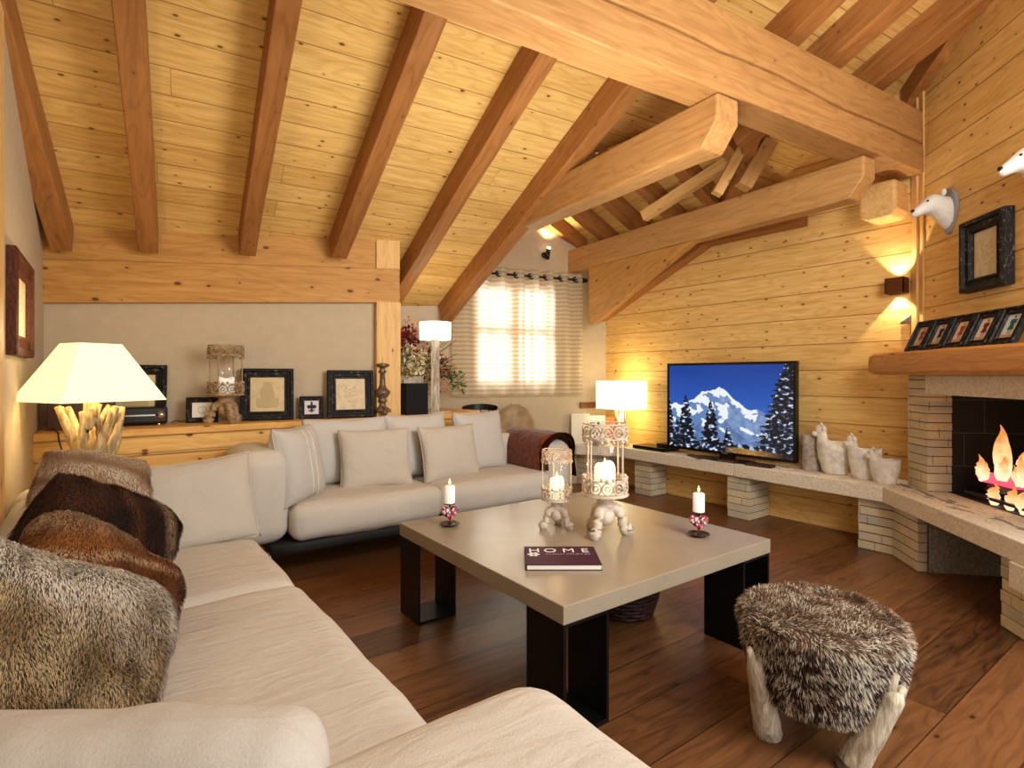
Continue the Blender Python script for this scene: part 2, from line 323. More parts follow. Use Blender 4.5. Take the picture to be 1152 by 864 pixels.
# ------------------------------------------------------------------ mesh building
class MB:
    def __init__(s): s.v = []; s.f = []; s.c = []; s.m1 = None
    def add(s, vs, fs, col=None):
        b = len(s.v); s.v += [tuple(p) for p in vs]; s.f += [tuple(i + b for i in f) for f in fs]
        if col is not None:
            if isinstance(col, list): s.c += col
            else: s.c += [col] * len(vs)
        return s
    def box(s, a, b, mat=None, col=None):
        x0, y0, z0 = a; x1, y1, z1 = b
        vs = [Vector(p) for p in ((x0,y0,z0),(x1,y0,z0),(x1,y1,z0),(x0,y1,z0),(x0,y0,z1),(x1,y0,z1),(x1,y1,z1),(x0,y1,z1))]
        if mat: vs = [mat @ p for p in vs]
        return s.add(vs, [(3,2,1,0),(4,5,6,7),(0,1,5,4),(1,2,6,5),(2,3,7,6),(3,0,4,7)], col)
    def prism(s, poly, z0, z1, mat=None, tf=None):
        """extrude polygon (2D) along z (or via tf(p,z))"""
        tf = tf or (lambda p, z: Vector((p[0], p[1], z)))
        n = len(poly); vs = [tf(p, z0) for p in poly] + [tf(p, z1) for p in poly]
        fs = [tuple(reversed(range(n))), tuple(range(n, 2 * n))] + [(i, (i + 1) % n, n + (i + 1) % n, n + i) for i in range(n)]
        if mat: vs = [mat @ p for p in vs]
        return s.add(vs, fs)
    def lathe(s, prof, seg=24, mat=None, sx=1, sy=1, col=None, rimf=None):
        n = len(prof); vs = []; fs = []
        for k in range(seg):
            a = 2 * PI * k / seg
            for (r, z) in prof:
                zz = z if rimf is None else rimf(a, r, z)
                vs.append(Vector((math.cos(a) * r * sx, math.sin(a) * r * sy, zz)))
        for k in range(seg):
            k2 = (k + 1) % seg
            for i in range(n - 1): fs.append((k * n + i, k2 * n + i, k2 * n + i + 1, k * n + i + 1))
        if prof[0][0] > 1e-5: fs.append(tuple(reversed([k * n for k in range(seg)])))
        if prof[-1][0] > 1e-5: fs.append(tuple(k * n + n - 1 for k in range(seg)))
        if mat: vs = [mat @ p for p in vs]
        return s.add(vs, fs, col)
    def tube(s, pts, rad, seg=8, closed=False, mat=None, col=None, flat=None):
        pts = [Vector(p) for p in pts]; n = len(pts); vs = []; fs = []
        rads = rad if isinstance(rad, (list, tuple)) else [rad] * n
        up = Vector((0, 0, 1))
        for i, p in enumerate(pts):
            if closed: t = pts[(i + 1) % n] - pts[i - 1]
            else: t = pts[min(i + 1, n - 1)] - pts[max(i - 1, 0)]
            t.normalize()
            ref = up if abs(t.z) < 0.95 else Vector((1, 0, 0))
            a = t.cross(ref).normalized(); b = t.cross(a).normalized()
            for k in range(seg):
                w = 2 * PI * k / seg
                vs.append(p + (a * math.cos(w) + b * math.sin(w)) * rads[i])
        m = n if closed else n - 1
        for i in range(m):
            j = (i + 1) % n
            for k in range(seg):
                k2 = (k + 1) % seg
                fs.append((i * seg + k, i * seg + k2, j * seg + k2, j * seg + k))
        if not closed:
            fs.append(tuple(reversed(range(seg)))); fs.append(tuple((n - 1) * seg + k for k in range(seg)))
        if mat: vs = [mat @ p for p in vs]
        return s.add(vs, fs, col)
    def sphere(s, c, r, seg=14, rings=9, mat=None, col=None):
        rx, ry, rz = r if isinstance(r, (list, tuple)) else (r, r, r)
        vs = []; fs = []
        for i in range(1, rings):
            th = PI * i / rings
            for k in range(seg):
                a = 2 * PI * k / seg
                vs.append(Vector((c[0] + rx * math.sin(th) * math.cos(a), c[1] + ry * math.sin(th) * math.sin(a), c[2] + rz * math.cos(th))))
        top = len(vs); vs.append(Vector((c[0], c[1], c[2] + rz))); vs.append(Vector((c[0], c[1], c[2] - rz)))
        for i in range(rings - 2):
            for k in range(seg):
                k2 = (k + 1) % seg
                fs.append((i * seg + k, (i + 1) * seg + k, (i + 1) * seg + k2, i * seg + k2))
        for k in range(seg):
            k2 = (k + 1) % seg
            fs.append((top, k, k2)); fs.append((top + 1, (rings - 2) * seg + k2, (rings - 2) * seg + k))
        if mat: vs = [mat @ p for p in vs]
        return s.add(vs, fs, col)
    def build(s, name, mat, parent=None, smooth=False, bevel=0, loc=None, rot=None, mw=None, auto=None, subsurf=0):
        me = bpy.data.meshes.new(name); me.from_pydata([tuple(v) for v in s.v], [], s.f); me.update()
        if s.c:
            ca = me.color_attributes.new('Col', 'FLOAT_COLOR', 'POINT')
            flat = []
            for c in s.c: flat += [c[0], c[1], c[2], 1.0]
            ca.data.foreach_set('color', flat)
        o = bpy.data.objects.new(name, me); COL.objects.link(o)
        if isinstance(mat, (list, tuple)):
            for q in mat: me.materials.append(q)
        else: me.materials.append(mat)
        if s.m1 is not None:
            for q in range(s.m1, len(me.polygons)): me.polygons[q].material_index = 1
        if smooth: me.polygons.foreach_set('use_smooth', [True] * len(me.polygons))
        if bevel:
            b = o.modifiers.new('bevel', 'BEVEL'); b.width = bevel; b.segments = 2; b.limit_method = 'ANGLE'; b.angle_limit = R(40)
        if subsurf:
            b = o.modifiers.new('sub', 'SUBSURF'); b.levels = subsurf; b.render_levels = subsurf
        if loc is not None: o.location = loc
        if rot is not None: o.rotation_euler = rot
        if mw is not None: o.matrix_world = mw
        if parent: o.parent = parent
        return o

def thing(name, label, cat, loc=(0, 0, 0), rotz=0.0, group=None, rot=None):
    o = bpy.data.objects.new(name, None); COL.objects.link(o); o.empty_display_size = 0.05
    o.location = loc; o.rotation_euler = rot if rot else (0, 0, rotz)
    o['label'] = label; o['category'] = cat
    if group: o['group'] = group
    return o
def tag(o, label, cat, group=None):
    o['label'] = label; o['category'] = cat
    if group: o['group'] = group
    return o
def struct(o): o['kind'] = 'structure'; return o
def frame_mat(origin, xdir, zdir=(0, 0, 1)):
    x = Vector(xdir).normalized(); z = Vector(zdir); z = (z - x * z.dot(x)).normalized(); y = z.cross(x)
    m = Matrix((x, y, z)).transposed().to_4x4(); m.translation = Vector(origin); return m
def rbox(h, r, n=10, puff=(0, 0, 0), amp=0.0, seed=0.0, nscale=4.0, crease=0.0):
    """rounded box, half sizes h, radius r, dense so it can bulge and wrinkle"""
    hx, hy, hz = h; mb = MB(); vs = {}; faces = []
    verts = []
    nx, ny, nz = [max(4, int(n * q / max(h) + 0.5)) for q in h]
    def key(i, j, k): return (i, j, k)
    def pt(i, j, k):
        kk = (i, j, k)
        if kk in vs: return vs[kk]
        p = Vector((hx * (2.0 * i / nx - 1), hy * (2.0 * j / ny - 1), hz * (2.0 * k / nz - 1)))
        # concentrate samples near edges
        inner = Vector((max(-(hx - r), min(hx - r, p.x)), max(-(hy - r), min(hy - r, p.y)), max(-(hz - r), min(hz - r, p.z))))
        d = p - inner
        if d.length > 1e-9: p = inner + d.normalized() * r
        u, v, w = p.x / hx, p.y / hy, p.z / hz
        p.x += puff[0] * (1 if u > 0 else -1) * max(0, (1 - v * v)) * max(0, (1 - w * w)) * abs(u) ** 2
        p.y += puff[1] * (1 if v > 0 else -1) * max(0, (1 - u * u)) * max(0, (1 - w * w)) * abs(v) ** 2
        p.z += puff[2] * (1 if w > 0 else -1) * max(0, (1 - u * u)) * max(0, (1 - v * v)) * abs(w) ** 2
        if amp:
            q = p * nscale + Vector((seed, seed * 1.7, 0))
            p = p + noise.noise_vector(q) * amp + noise.noise_vector(q * 2.7) * amp * 0.35
        vs[kk] = len(verts); verts.append(p); return vs[kk]
    def grid(fn, a, b, flip):
        for i in range(a):
            for j in range(b):
                q = (fn(i, j), fn(i + 1, j), fn(i + 1, j + 1), fn(i, j + 1))
                faces.append(tuple(reversed(q)) if flip else q)
    grid(lambda i, j: pt(i, j, 0), nx, ny, True); grid(lambda i, j: pt(i, j, nz), nx, ny, False)
    grid(lambda i, j: pt(i, 0, j), nx, nz, False); grid(lambda i, j: pt(i, ny, j), nx, nz, True)
    grid(lambda i, j: pt(0, i, j), ny, nz, True); grid(lambda i, j: pt(nx, i, j), ny, nz, False)
    mb.add(verts, faces); return mb
def pillow(w, h, t, n=22, amp=0.006, seed=0.0, pinch=0.07, pw=0.5, sag=0.0, rd=0.0):
    """soft square cushion in local XZ, thickness along Y, centred"""
    mb = MB(); idx = {}; verts = []; faces = []
    def P(i, j, side):
        b = i in (0, n) or j in (0, n)
        k = (i, j, 0 if b else side)
        if k in idx: return idx[k]
        u = -math.cos(PI * i / n); v = -math.cos(PI * j / n)
        u = 0.6 * u + 0.4 * (2.0 * i / n - 1); v = 0.6 * v + 0.4 * (2.0 * j / n - 1)
        x = w / 2 * u * (1 - pinch * (1 - v * v)) * math.sqrt(1 - rd * v * v); z = h / 2 * v * (1 - pinch * (1 - u * u)) * math.sqrt(1 - rd * u * u)
        th = t / 2 * (max(0, (1 - u ** 4)) * max(0, (1 - v ** 4))) ** pw
        p = Vector((x, th * side, z - sag * (1 - u * u) * max(0, v)))
        if not b:
            q = Vector((x * 5 + seed, side * 3.0, z * 5))
            p += noise.noise_vector(q) * amp * 1.6 + noise.noise_vector(q * 3.1) * amp * 0.6
        idx[k] = len(verts); verts.append(p); return idx[k]
    for side in (-1, 1):
        for i in range(n):
            for j in range(n):
                q = (P(i, j, side), P(i + 1, j, side), P(i + 1, j + 1, side), P(i, j + 1, side))
                faces.append(q if side < 0 else tuple(reversed(q)))
    mb.add(verts, faces); return mb
def pillow_rim(w, h, n=22, pinch=0.07):
    pts = []
    for side in range(4):
        for i in range(n):
            s = i / n * 2 - 1
            u, v = [(s, -1), (1, s), (-s, 1), (-1, -s)][side]
            pts.append(Vector((w / 2 * u * (1 - pinch * (1 - v * v)), 0, h / 2 * v * (1 - pinch * (1 - u * u)))))
    return pts
def fur(mb_src, count, length, colf, seed=1, comb=(0, 0, -1), combk=0.6, width=0.0016, jit=0.5):
    """blades scattered over the faces of a source surface, as one dense mesh"""
    rnd = random.Random(seed); vs = mb_src.v; tris = []; areas = []; tot = 0
    for f in mb_src.f:
        for k in range(1, len(f) - 1):
            a, b, c = Vector(vs[f[0]]), Vector(vs[f[k]]), Vector(vs[f[k + 1]])
            ar = (b - a).cross(c - a).length / 2
            if ar < 1e-10: continue
            tot += ar; tris.append((a, b, c)); areas.append(tot)
    import bisect
    out = MB(); cb = Vector(comb)
    V = []; Fc = []; Cc = []
    for _ in range(count):
        t = tris[min(len(tris) - 1, bisect.bisect_left(areas, rnd.random() * tot))]
        a, b, c = t; r1 = math.sqrt(rnd.random()); r2 = rnd.random()
        p = a * (1 - r1) + b * (r1 * (1 - r2)) + c * (r1 * r2)
        nrm = (b - a).cross(c - a).normalized()
        d = (nrm + cb * combk + Vector((rnd.uniform(-1, 1), rnd.uniform(-1, 1), rnd.uniform(-1, 1))) * jit * 0.6
             + noise.noise_vector(p * 14) * 0.9).normalized()
        L = length * rnd.uniform(0.6, 1.15); s = d.cross(nrm)
        if s.length < 1e-4: s = Vector((1, 0, 0))
        s = s.normalized() * width
        col, tip = colf(p, rnd)
        m1 = p + d * L * 0.5 + nrm * L * 0.1; e = p + d * L + cb * L * 0.25
        i = len(V)
        V += [p - s - nrm * 0.002, p + s - nrm * 0.002, m1 + s * 0.8, m1 - s * 0.8, e]
        Fc += [(i, i + 1, i + 2, i + 3), (i + 3, i + 2, i + 4)]
        mid = tuple((x + y) / 2 for x, y in zip(col, tip))
        Cc += [col, col, mid, mid, tip]
    out.v = V; out.f = Fc; out.c = Cc
    return out
def art(w, h, nx, ny, fn, y=0.0):
    """flat printed picture in local XZ facing -Y"""
    mb = MB(); vs = []; cs = []; fs = []
    for j in range(ny + 1):
        for i in range(nx + 1):
            u, v = i / nx, j / ny
            vs.append(Vector(((u - 0.5) * w, y, (v - 0.5) * h))); cs.append(fn(u, v))
    for j in range(ny):
        for i in range(nx):
            a = j * (nx + 1) + i; fs.append((a, a + 1, a + nx + 2, a + nx + 1))
    mb.add(vs, fs, cs); return mb
def frame_ring(w, h, prof):
    """mitred frame; prof = [(inset, -y), ...] swept round a rectangle w x h in local XZ"""
    mb = MB(); vs = []; fs = []; n = len(prof)
    for (sx, sz) in ((-1, -1), (1, -1), (1, 1), (-1, 1)):
        for (ins, y) in prof: vs.append(Vector((sx * (w / 2 - ins), y, sz * (h / 2 - ins))))
    for k in range(4):
        k2 = (k + 1) % 4
        for i in range(n):
            i2 = (i + 1) % n
            fs.append((k * n + i, k2 * n + i, k2 * n + i2, k * n + i2))
    mb.add(vs, fs); return mb

# ------------------------------------------------------------------ roof geometry helpers
RA = R(5.1); CV = Vector((math.cos(RA), -math.sin(RA), 0)); GV = Vector((math.sin(RA), math.cos(RA), 0))
Z0, TS = 3.88, 0.425; PC = 1 / math.sqrt(1 + TS * TS)
def pz(x, y): return Z0 - TS * (GV.x * x + GV.y * y)
ROOF = Matrix((CV, (GV - Vector((0, 0, TS))).normalized(), CV.cross((GV - Vector((0, 0, TS))).normalized()))).transposed().to_4x4()
ROOF.translation = Vector((0, 0, Z0))
# ROOF: local x = contour, y = down the slope, z = up out of the roof
if ROOF.col[2][2] < 0: raise Exception
WD = Vector((0.976, -0.2164, 0)).normalized()
TVX = 4.36
CH0 = Vector((TVX, 1.40, 0)); CE = Vector((-0.70711, -0.70711, 0)); CN = Vector((-0.70711, 0.70711, 0))
CHM = frame_mat(CH0, CE)          # local x=t, y=-m, z
KN0 = Vector((-0.335, 4.403, 0)); KNM = frame_mat(KN0, WD)
WW0 = Vector((1.75, 4.838, 0)); WWM = frame_mat(WW0, WD)   # window wall, local x runs right
TVM = frame_mat((TVX, 4.4, 0), (0, -1, 0))
def chp(t, m, z): return CH0 + CE * t + CN * m + Vector((0, 0, z))

# ------------------------------------------------------------------ setting
struct(MB().box((-1.0, -1.3, -0.05), (5.2, 5.6, 0.0)).build('floor', M['floor']))
struct(MB().box((0, 0, 0), (6.2, 0.1, 3.9)).build('wall_left', M['plaster'], mw=frame_mat((-0.335, -0.9, 0), (0, 1, 0))))
struct(MB().box((0, 0, 0), (2.165, 0.08, 2.4)).build('wall_knee', M['plaster'], mw=KNM))
struct(MB().box((0, 0, 0), (0.9, 0.06, 2.3)).build('wall_niche', M['plaster'], mw=frame_mat((1.72, 3.97, 0), (0, 1, 0))))
# window wall with its opening; local x of the opening
WX0, WX1, WZ0, WZ1 = 1.16, 2.02, 1.04, 2.06
mb = MB(); mb.box((0, 0, 0), (WX0, 0.12, 3.1)); mb.box((WX1, 0, 0), (2.76, 0.12, 3.1)); mb.box((WX0, 0, 0), (WX1, 0.12, WZ0)); mb.box((WX0, 0, WZ1), (WX1, 0.12, 3.1))
struct(mb.build('wall_window', M['plaster'], mw=WWM))
struct(MB().box((0, 0, 0), (3.2, 0.08, 3.35)).build('wall_right', M['wall_pine'], mw=TVM))
mb = MB(); mb.box((0.0, 0, 1.2), (2.3, 0.08, 4.0))
struct(mb.build('wall_chimney', M['chase_pine'], mw=CHM))
# ceilings
def slab_on(fn, pts, th=0.04):
    mb = MB(); n = len(pts); vs = [Vector((x, y, fn(x, y))) for x, y in pts] + [Vector((x, y, fn(x, y) + th)) for x, y in pts]
    mb.add(vs, [tuple(reversed(range(n))), tuple(range(n, 2 * n))] + [(i, (i + 1) % n, n + (i + 1) % n, n + i) for i in range(n)])
    return mb
inv = ROOF.inverted()
mb = MB()
for pts in ([(-0.5, -0.9), (2.62, -0.9), (2.62, 2.70), (2.76, 5.2), (-0.5, 5.5)],
            [(2.62, -0.9), (4.5, -0.9), (4.5, 2.98), (3.4, 1.92), (2.62, 2.70)]):
    s = slab_on(pz, pts); s.v = [inv @ Vector(p) for p in s.v]; mb.add(s.v, s.f)
struct(mb.build('ceiling', M['ceil_pine'], mw=ROOF))
P2M = frame_mat((3.4, 4.9, 2.94), (0, -1, 0), (0.45, 0, 1)); P3M = frame_mat((3.4, 4.9, 2.94), (0, -1, 0), (-0.45, 0, 1))
for nm, MM, fn, pts in (('ceiling_gable_right', P2M, lambda x, y: 2.94 - 0.45 * (x - 3.4), [(3.4, 1.92), (4.5, 2.98), (4.5, 4.4), (3.4, 4.75)]),
                        ('ceiling_gable_left', P3M, lambda x, y: 2.94 - 0.45 * (3.4 - x), [(3.4, 1.84), (3.4, 4.75), (2.6, 4.9), (2.6, 2.52)])):
    s = slab_on(fn, pts if nm.endswith('right') else pts); iv = MM.inverted(); s.v = [iv @ Vector(p) for p in s.v]
    struct(s.build(nm, M['ceil_pine'], mw=MM))
# knee wall timbers
def wallprism(name, pts, y0, y1, mat, mw, kind=True, bevel=0.004):
    mb = MB(); mb.prism(pts, y0, y1, tf=lambda p, y: Vector((p[0], y, p[1])))
    o = mb.build(name, mat, mw=mw, bevel=bevel)
    if kind: struct(o)
    return o
wallprism('trim_1', [(0, 1.586), (2.165, 1.70), (2.165, 1.955), (0, 1.846)], -0.06, 0, M['panel_pine'], KNM)
wallprism('trim_2', [(0, 1.849), (1.99, 1.949), (1.99, 2.3), (0, 2.2)], -0.035, 0, M['panel_pine'], KNM)
postm = KNM @ Matrix.Translation((2.08, 0, 0.84)) @ Matrix.Rotation(R(-90), 4, 'Y')
mb = MB(); mb.box((0, -0.07, -0.09), (0.86, 0.06, 0.09)); struct(mb.build('trim_3', M['post_pine'], mw=postm, bevel=0.004))
mb = MB(); mb.box((1.108, -0.05, -0.088), (1.40, 0.06, 0.088)); struct(mb.build('trim_4', M['post_pine'], mw=postm, bevel=0.004))
# near left door lining, chimney corner post, timber along the chimney
mb = MB(); mb.box((0, -0.09, -0.002), (2.4, 0.0, 0.035)); struct(mb.build('trim_5', M['post_pine'], mw=Matrix.Translation((-0.335, 2.57, 0)) @ Matrix(((0, 0, 1, 0), (0, 1, 0, 0), (1, 0, 0, 0), (0, 0, 0, 1)))))
cpm = CHM @ Matrix(((0, 0, 1, 0), (0, 1, 0, 0), (1, 0, 0, 0), (0, 0, 0, 1)))
mb = MB(); mb.box((1.28, -0.025, -0.002), (3.05, 0.0, 0.062)); struct(mb.build('trim_6', M['post_pine'], mw=cpm, bevel=0.003))
mb = MB(); mb.box((1.28, -0.012, 0.062), (3.05, 0.0, 0.11)); struct(mb.build('trim_7', M['post_pine'], mw=cpm, bevel=0.002))
zt = lambda t: pz(CH0.x + CE.x * t, CH0.y + CE.y * t)
wallprism('trim_8', [(-0.03, zt(0) - 0.20), (0.06, zt(0.06) - 0.16), (2.2, zt(2.2) - 0.16), (2.2, zt(2.2)), (-0.03, zt(-0.03))], -0.07, -0.0, M['rafter'], CHM)

# ------------------------------------------------------------------ timbers of the roof
def irregular(mb, amp, seed):
    mb.v = [tuple(Vector(p) + noise.noise_vector(Vector(p) * 1.7 + Vector((seed, 0, 0))) * amp) for p in mb.v]; return mb
def longbox(L, y0, y1, z0, z1, n=14):
    mb = MB(); vs = []; fs = []
    for i in range(n + 1):
        x = L * i / n
        vs += [Vector((x, y0, z0)), Vector((x, y1, z0)), Vector((x, y1, z1)), Vector((x, y0, z1))]
    for i in range(n):
        for k in range(4):
            a = i * 4 + k; b = i * 4 + (k + 1) % 4; fs.append((a, a + 4, b + 4, b))
    fs.append((0, 1, 2, 3)); fs.append(tuple(reversed((n * 4, n * 4 + 1, n * 4 + 2, n * 4 + 3))))
    return mb.add(vs, fs)
rl = ['first rafter from the left, running down beside the left plaster wall', 'second rafter from the left, above the large cream lampshade',
      'third rafter from the left, nearly vertical in view', 'fourth rafter from the left, ending just left of the light post',
      'fifth rafter from the left, passing down behind the light post', 'sixth rafter from the left, landing at the left edge of the curtain',
      'rafter left of two seen above the right end of the big cross beam', 'rafter right of two above the right end of the big cross beam', 'short shaded rafter end nearest the chimney, high in the corner']
cs = [(-0.675, -0.57), (-0.235, -0.13), (0.325, 0.425), (0.905, 1.015), (1.505, 1.615), (2.085, 2.20), (2.76, 2.88), (3.16, 3.30), (3.66, 3.79)]
for i, (c0, c1) in enumerate(cs):
    def g_end(c, p0, wdir):      # where a line of constant c meets a wall line
        # p = CV*c + GV*g ; solve (p - p0) x wdir = 0
        n = Vector((wdir.y, -wdir.x, 0)); return (p0 - CV * c).dot(n) / GV.dot(n)
    cm = (c0 + c1) / 2
    if i < 4: g1 = g_end(c1, KN0, WD) - 0.045
    elif i < 6: g1 = g_end(cm, WW0, WD) - 0.01
    else: g1 = [0, 0, 0, 0, 0, 0, 2.45, 2.45, 2.0][i]
    g0 = 0.25 if i else -0.7
    L = (g1 - g0) / PC
    mw = ROOF @ Matrix.Translation((cm, g0 / PC, -0.0)) @ Matrix.Rotation(R(90), 4, 'Z')
    mb = longbox(L, -(c1 - c0) / 2, (c1 - c0) / 2, -0.175, 0.0)
    irregular(mb, 0.006, i * 3.1)
    # square the lower end off vertically
    o = mb.build('rafter', M['rafter'], mw=mw, bevel=0.006)
    tag(o, 'brown timber ' + rl[i], 'beam', 'rafters under the sloped plank ceiling')
def beam(name, label, p0, p1, w, h, endcut=0.0, mat='beam', amp=0.006, seed=0, group=None, cat='beam'):
    """horizontal or sloping timber; p0,p1 = centre of its underside; endcut chamfers the lower corner at p1"""
    p0 = Vector(p0); p1 = Vector(p1); L = (p1 - p0).length
    mw = frame_mat(p0, p1 - p0)
    mb = longbox(L, -w / 2, w / 2, 0, h, 16); irregular(mb, amp, seed)
    if endcut:
        n = len(mb.v)
        e = []
        for k, p in enumerate(mb.v):
            p = Vector(p)
            if k >= n - 4 and p.z < h * 0.5: p.x -= endcut; 
            e.append(p)
        mb.v = e
        # pointed nose: add middle ring
    o = mb.build(name, M[mat], mw=mw, bevel=0.008)
    tag(o, label, cat, group)
    return o
# tie beams (run along GV), undersides z 2.235
def cgp(c, g, z): v = CV * c + GV * g; v.z = z; return v
def tiebeam(label, c0, c1, g0, g1, zb, zt_, nose, seed):
    """left side c0, right side c1; g0 = near end; chamfered nose block"""
    w = c1 - c0; L = g1 - g0; h = zt_ - zb; n = 14
    mb = MB(); vs = []; fs = []
    # ring profile; near end: faces cut back at the bottom and sides
    xs = [0.0, nose] + [nose + (L - nose) * (k + 1) / n for k in range(n)]
    for i, x in enumerate(xs):
        k = 0.12 if i == 0 else 0.0
        zlow = h * 0.48 if i == 0 else 0.0
        vs += [Vector((x, -w / 2 + w * k * 0.0, zlow)), Vector((x, w / 2, zlow)), Vector((x, w / 2, h)), Vector((x, -w / 2, h))]
    for i in range(len(xs) - 1):
        for q in range(4):
            a = i * 4 + q; b = i * 4 + (q + 1) % 4; fs.append((a, a + 4, b + 4, b))
    fs.append((0, 1, 2, 3)); m_ = (len(xs) - 1) * 4; fs.append((m_ + 3, m_ + 2, m_ + 1, m_))
    mb.add(vs, fs); irregular(mb, 0.007, seed)
    mw = frame_mat(cgp((c0 + c1) / 2, g0, zb), GV)
    o = mb.build('tie_beam', M['beam'], mw=mw, bevel=0.012)
    return tag(o, label, 'beam', 'tie beams carrying the cross beam')
CB1 = (2.134, 2.29)
tiebeam('thick tie beam with pale chamfered end under the middle of the cross beam', CB1[0], CB1[1], 1.71, 3.80, 2.235, 2.468, 0.09, 1.0)
tiebeam('thick tie beam nearer the chimney, running from the curtain wall out over the television', 3.497, 3.63, 1.745, 4.72, 2.228, 2.468, 0.09, 5.0)
# big cross beam (two stacked faces with a long drying crack)
p_l = Vector((-0.33, 1.72, 2.47)); d_ = CV
near0 = Vector((2.423, 1.490, 2.47))
s0 = (-0.33 - near0.x) / CV.x; s1 = (4.28 - near0.x) / CV.x
L = s1 - s0
mw = frame_mat(near0 + CV * s0 + GV * 0.09, CV)
mb = MB(); n = 30; vs = []; fs = []
for i in range(n + 1):
    x = L * i / n
    ck = 0.185 + 0.02 * noise.noise(Vector((x * 1.5, 3, 0))) + 0.01 * noise.noise(Vector((x * 7, 9, 0)))
    prof = [(-0.09, 0), (0.09, 0), (0.09, 0.40), (-0.085, 0.40), (-0.088, ck + 0.012), (-0.065, ck + 0.004), (-0.09, ck - 0.006)]
    for (y, z) in prof: vs.append(Vector((x, y, z)))
K = 7
for i in range(n):
    for q in range(K):
        a = i * K + q; b = i * K + (q + 1) % K; fs.append((a, a + K, b + K, b))
fs.append(tuple(range(K))); fs.append(tuple(reversed(range(n * K, n * K + K))))
mb.add(vs, fs); irregular(mb, 0.005, 8)
tag(mb.build('cross_beam', M['beam'], mw=mw, bevel=0.006), 'massive pale roof beam with a long crack crossing the top right to the chimney', 'beam')
# brace board under the right tie beam and a second brace against the pine wall
def bracepoly(name, label, poly, c0, c1, mat, tfn):
    mb = MB(); mb.prism(poly, c0, c1, tf=tfn); bm_ = frame_mat(tfn((4.6, 1.7), c0), tfn((3.6, 2.05), c0) - tfn((4.6, 1.7), c0)); iv = bm_.inverted()
    mb.v = [iv @ Vector(p) for p in mb.v]
    tag(mb.build(name, M[mat], mw=bm_, bevel=0.006), label, 'beam')
bracepoly('brace', 'orange-brown triangular brace board under the right tie beam beside the curtain', [(4.36, 2.228), (4.36, 1.655), (4.28, 1.665), (3.02, 2.228)], 3.505, 3.575, 'panel_pine', lambda p, c: cgp(c, p[0], p[1]))
bracepoly('brace', 'darker diagonal brace timber rising against the pine wall from the corner above the bench', [(4.25, 1.73), (4.25, 1.87), (2.92, 2.44), (2.62, 2.44)], 4.22, 4.355, 'rafter', lambda p, c: Vector((c, p[0], p[1])))
# gable rafters and plate above the right tie beam
for k in range(6):
    y = 4.36 - k * 0.42
    x0 = 3.42; x1 = 4.34
    zf = lambda x: 2.94 - 0.45 * (x - 3.4)
    mw = frame_mat((x0, y, zf(x0)), (x1 - x0, 0, zf(x1) - zf(x0)))
    Lr = math.hypot(x1 - x0, zf(x1) - zf(x0))
    if k == 5: Lr *= 0.42
    tag(longbox(Lr, -0.05, 0.05, -0.15, 0.0, 4).build('rafter', M['rafter'], mw=mw, bevel=0.004),
        'short gable rafter above the right tie beam, ' + ['closest to the curtain wall', 'second from the curtain wall', 'third from the curtain wall', 'fourth from the curtain wall', 'fifth from the curtain wall', 'furthest from the curtain wall'][k], 'beam', 'short gable rafters')
tag(longbox(2.3, -0.07, 0.07, 0, 0.12, 6).build('wall_plate', M['rafter'], mw=frame_mat((4.28, 4.4, 2.30), (0, -1, 0)), bevel=0.004), 'reddish timber plate on top of the pine wall above the television', 'beam')
# valley timbers and short light posts seen between the two tie beams
for k, (pa, pb, nm, w_, mt_) in enumerate((((2.70, 2.66, 2.54), (3.36, 1.98, 2.84), 'valley timber rising from the middle tie beam under the boards', 0.05, 'rafter'), ((3.44, 1.98, 2.84), (4.2, 2.74, 2.46), 'valley timber falling right to the pine wall', 0.05, 'rafter'),
                                   ((3.463, 2.305, 2.43), (3.63, 2.19, 2.80), 'pale short post, left of a pair standing behind the right tie beam', 0.035, 'post_pine'),
                                   ((3.62, 2.20, 2.48), (3.77, 2.09, 2.80), 'brown short post, right of a pair standing behind the right tie beam', 0.05, 'beam'),
                                   ((3.56, 3.05, 2.46), (3.80, 2.10, 2.86), 'pale sloping timber rising behind the chamfered beam end', 0.04, 'post_pine'))):
    a, b = Vector(pa), Vector(pb)
    tag(longbox((b - a).length, -w_, w_, -w_, w_, 4).build('strut', M[mt_], mw=frame_mat(a, b - a), bevel=0.004), nm, 'beam')
mb = MB(); mb.prism([(2.5, pz(2.61, 2.5) + 0.005), (5.2, pz(2.76, 5.2) + 0.005), (5.2, 3.0), (2.5, 3.0)], 0, 0.03, tf=lambda p, c: Vector((2.61 + (p[0] - 2.5) * 0.0555 + c, p[0], p[1])))
struct(mb.build('wall_cheek', M['plaster']))
# corbel under the cross beam at the chimney; its pale wood paints in lamplight
mb = MB(); prof = [(0, 0.0), (0.03, 0.02), (0.05, 0.10), (0.10, 0.17), (0.13, 0.24), (0.14, 0.27), (-0.02, 0.27), (-0.02, 0)]
mb.prism([(0.24 - p[0] * 0, 0) for p in []] or [(1.66, 2.44), (1.66, 2.22), (1.60, 2.195), (1.46, 2.20), (1.435, 2.25), (1.44, 2.44)], 4.14, TVX, tf=lambda p, x: Vector((x, p[0], p[1])))
tag(mb.build('corbel', M['post_pine'], bevel=0.02), 'rounded corbel block in a pale colour standing for lamplight, under the cross beam at the chimney corner', 'corbel')

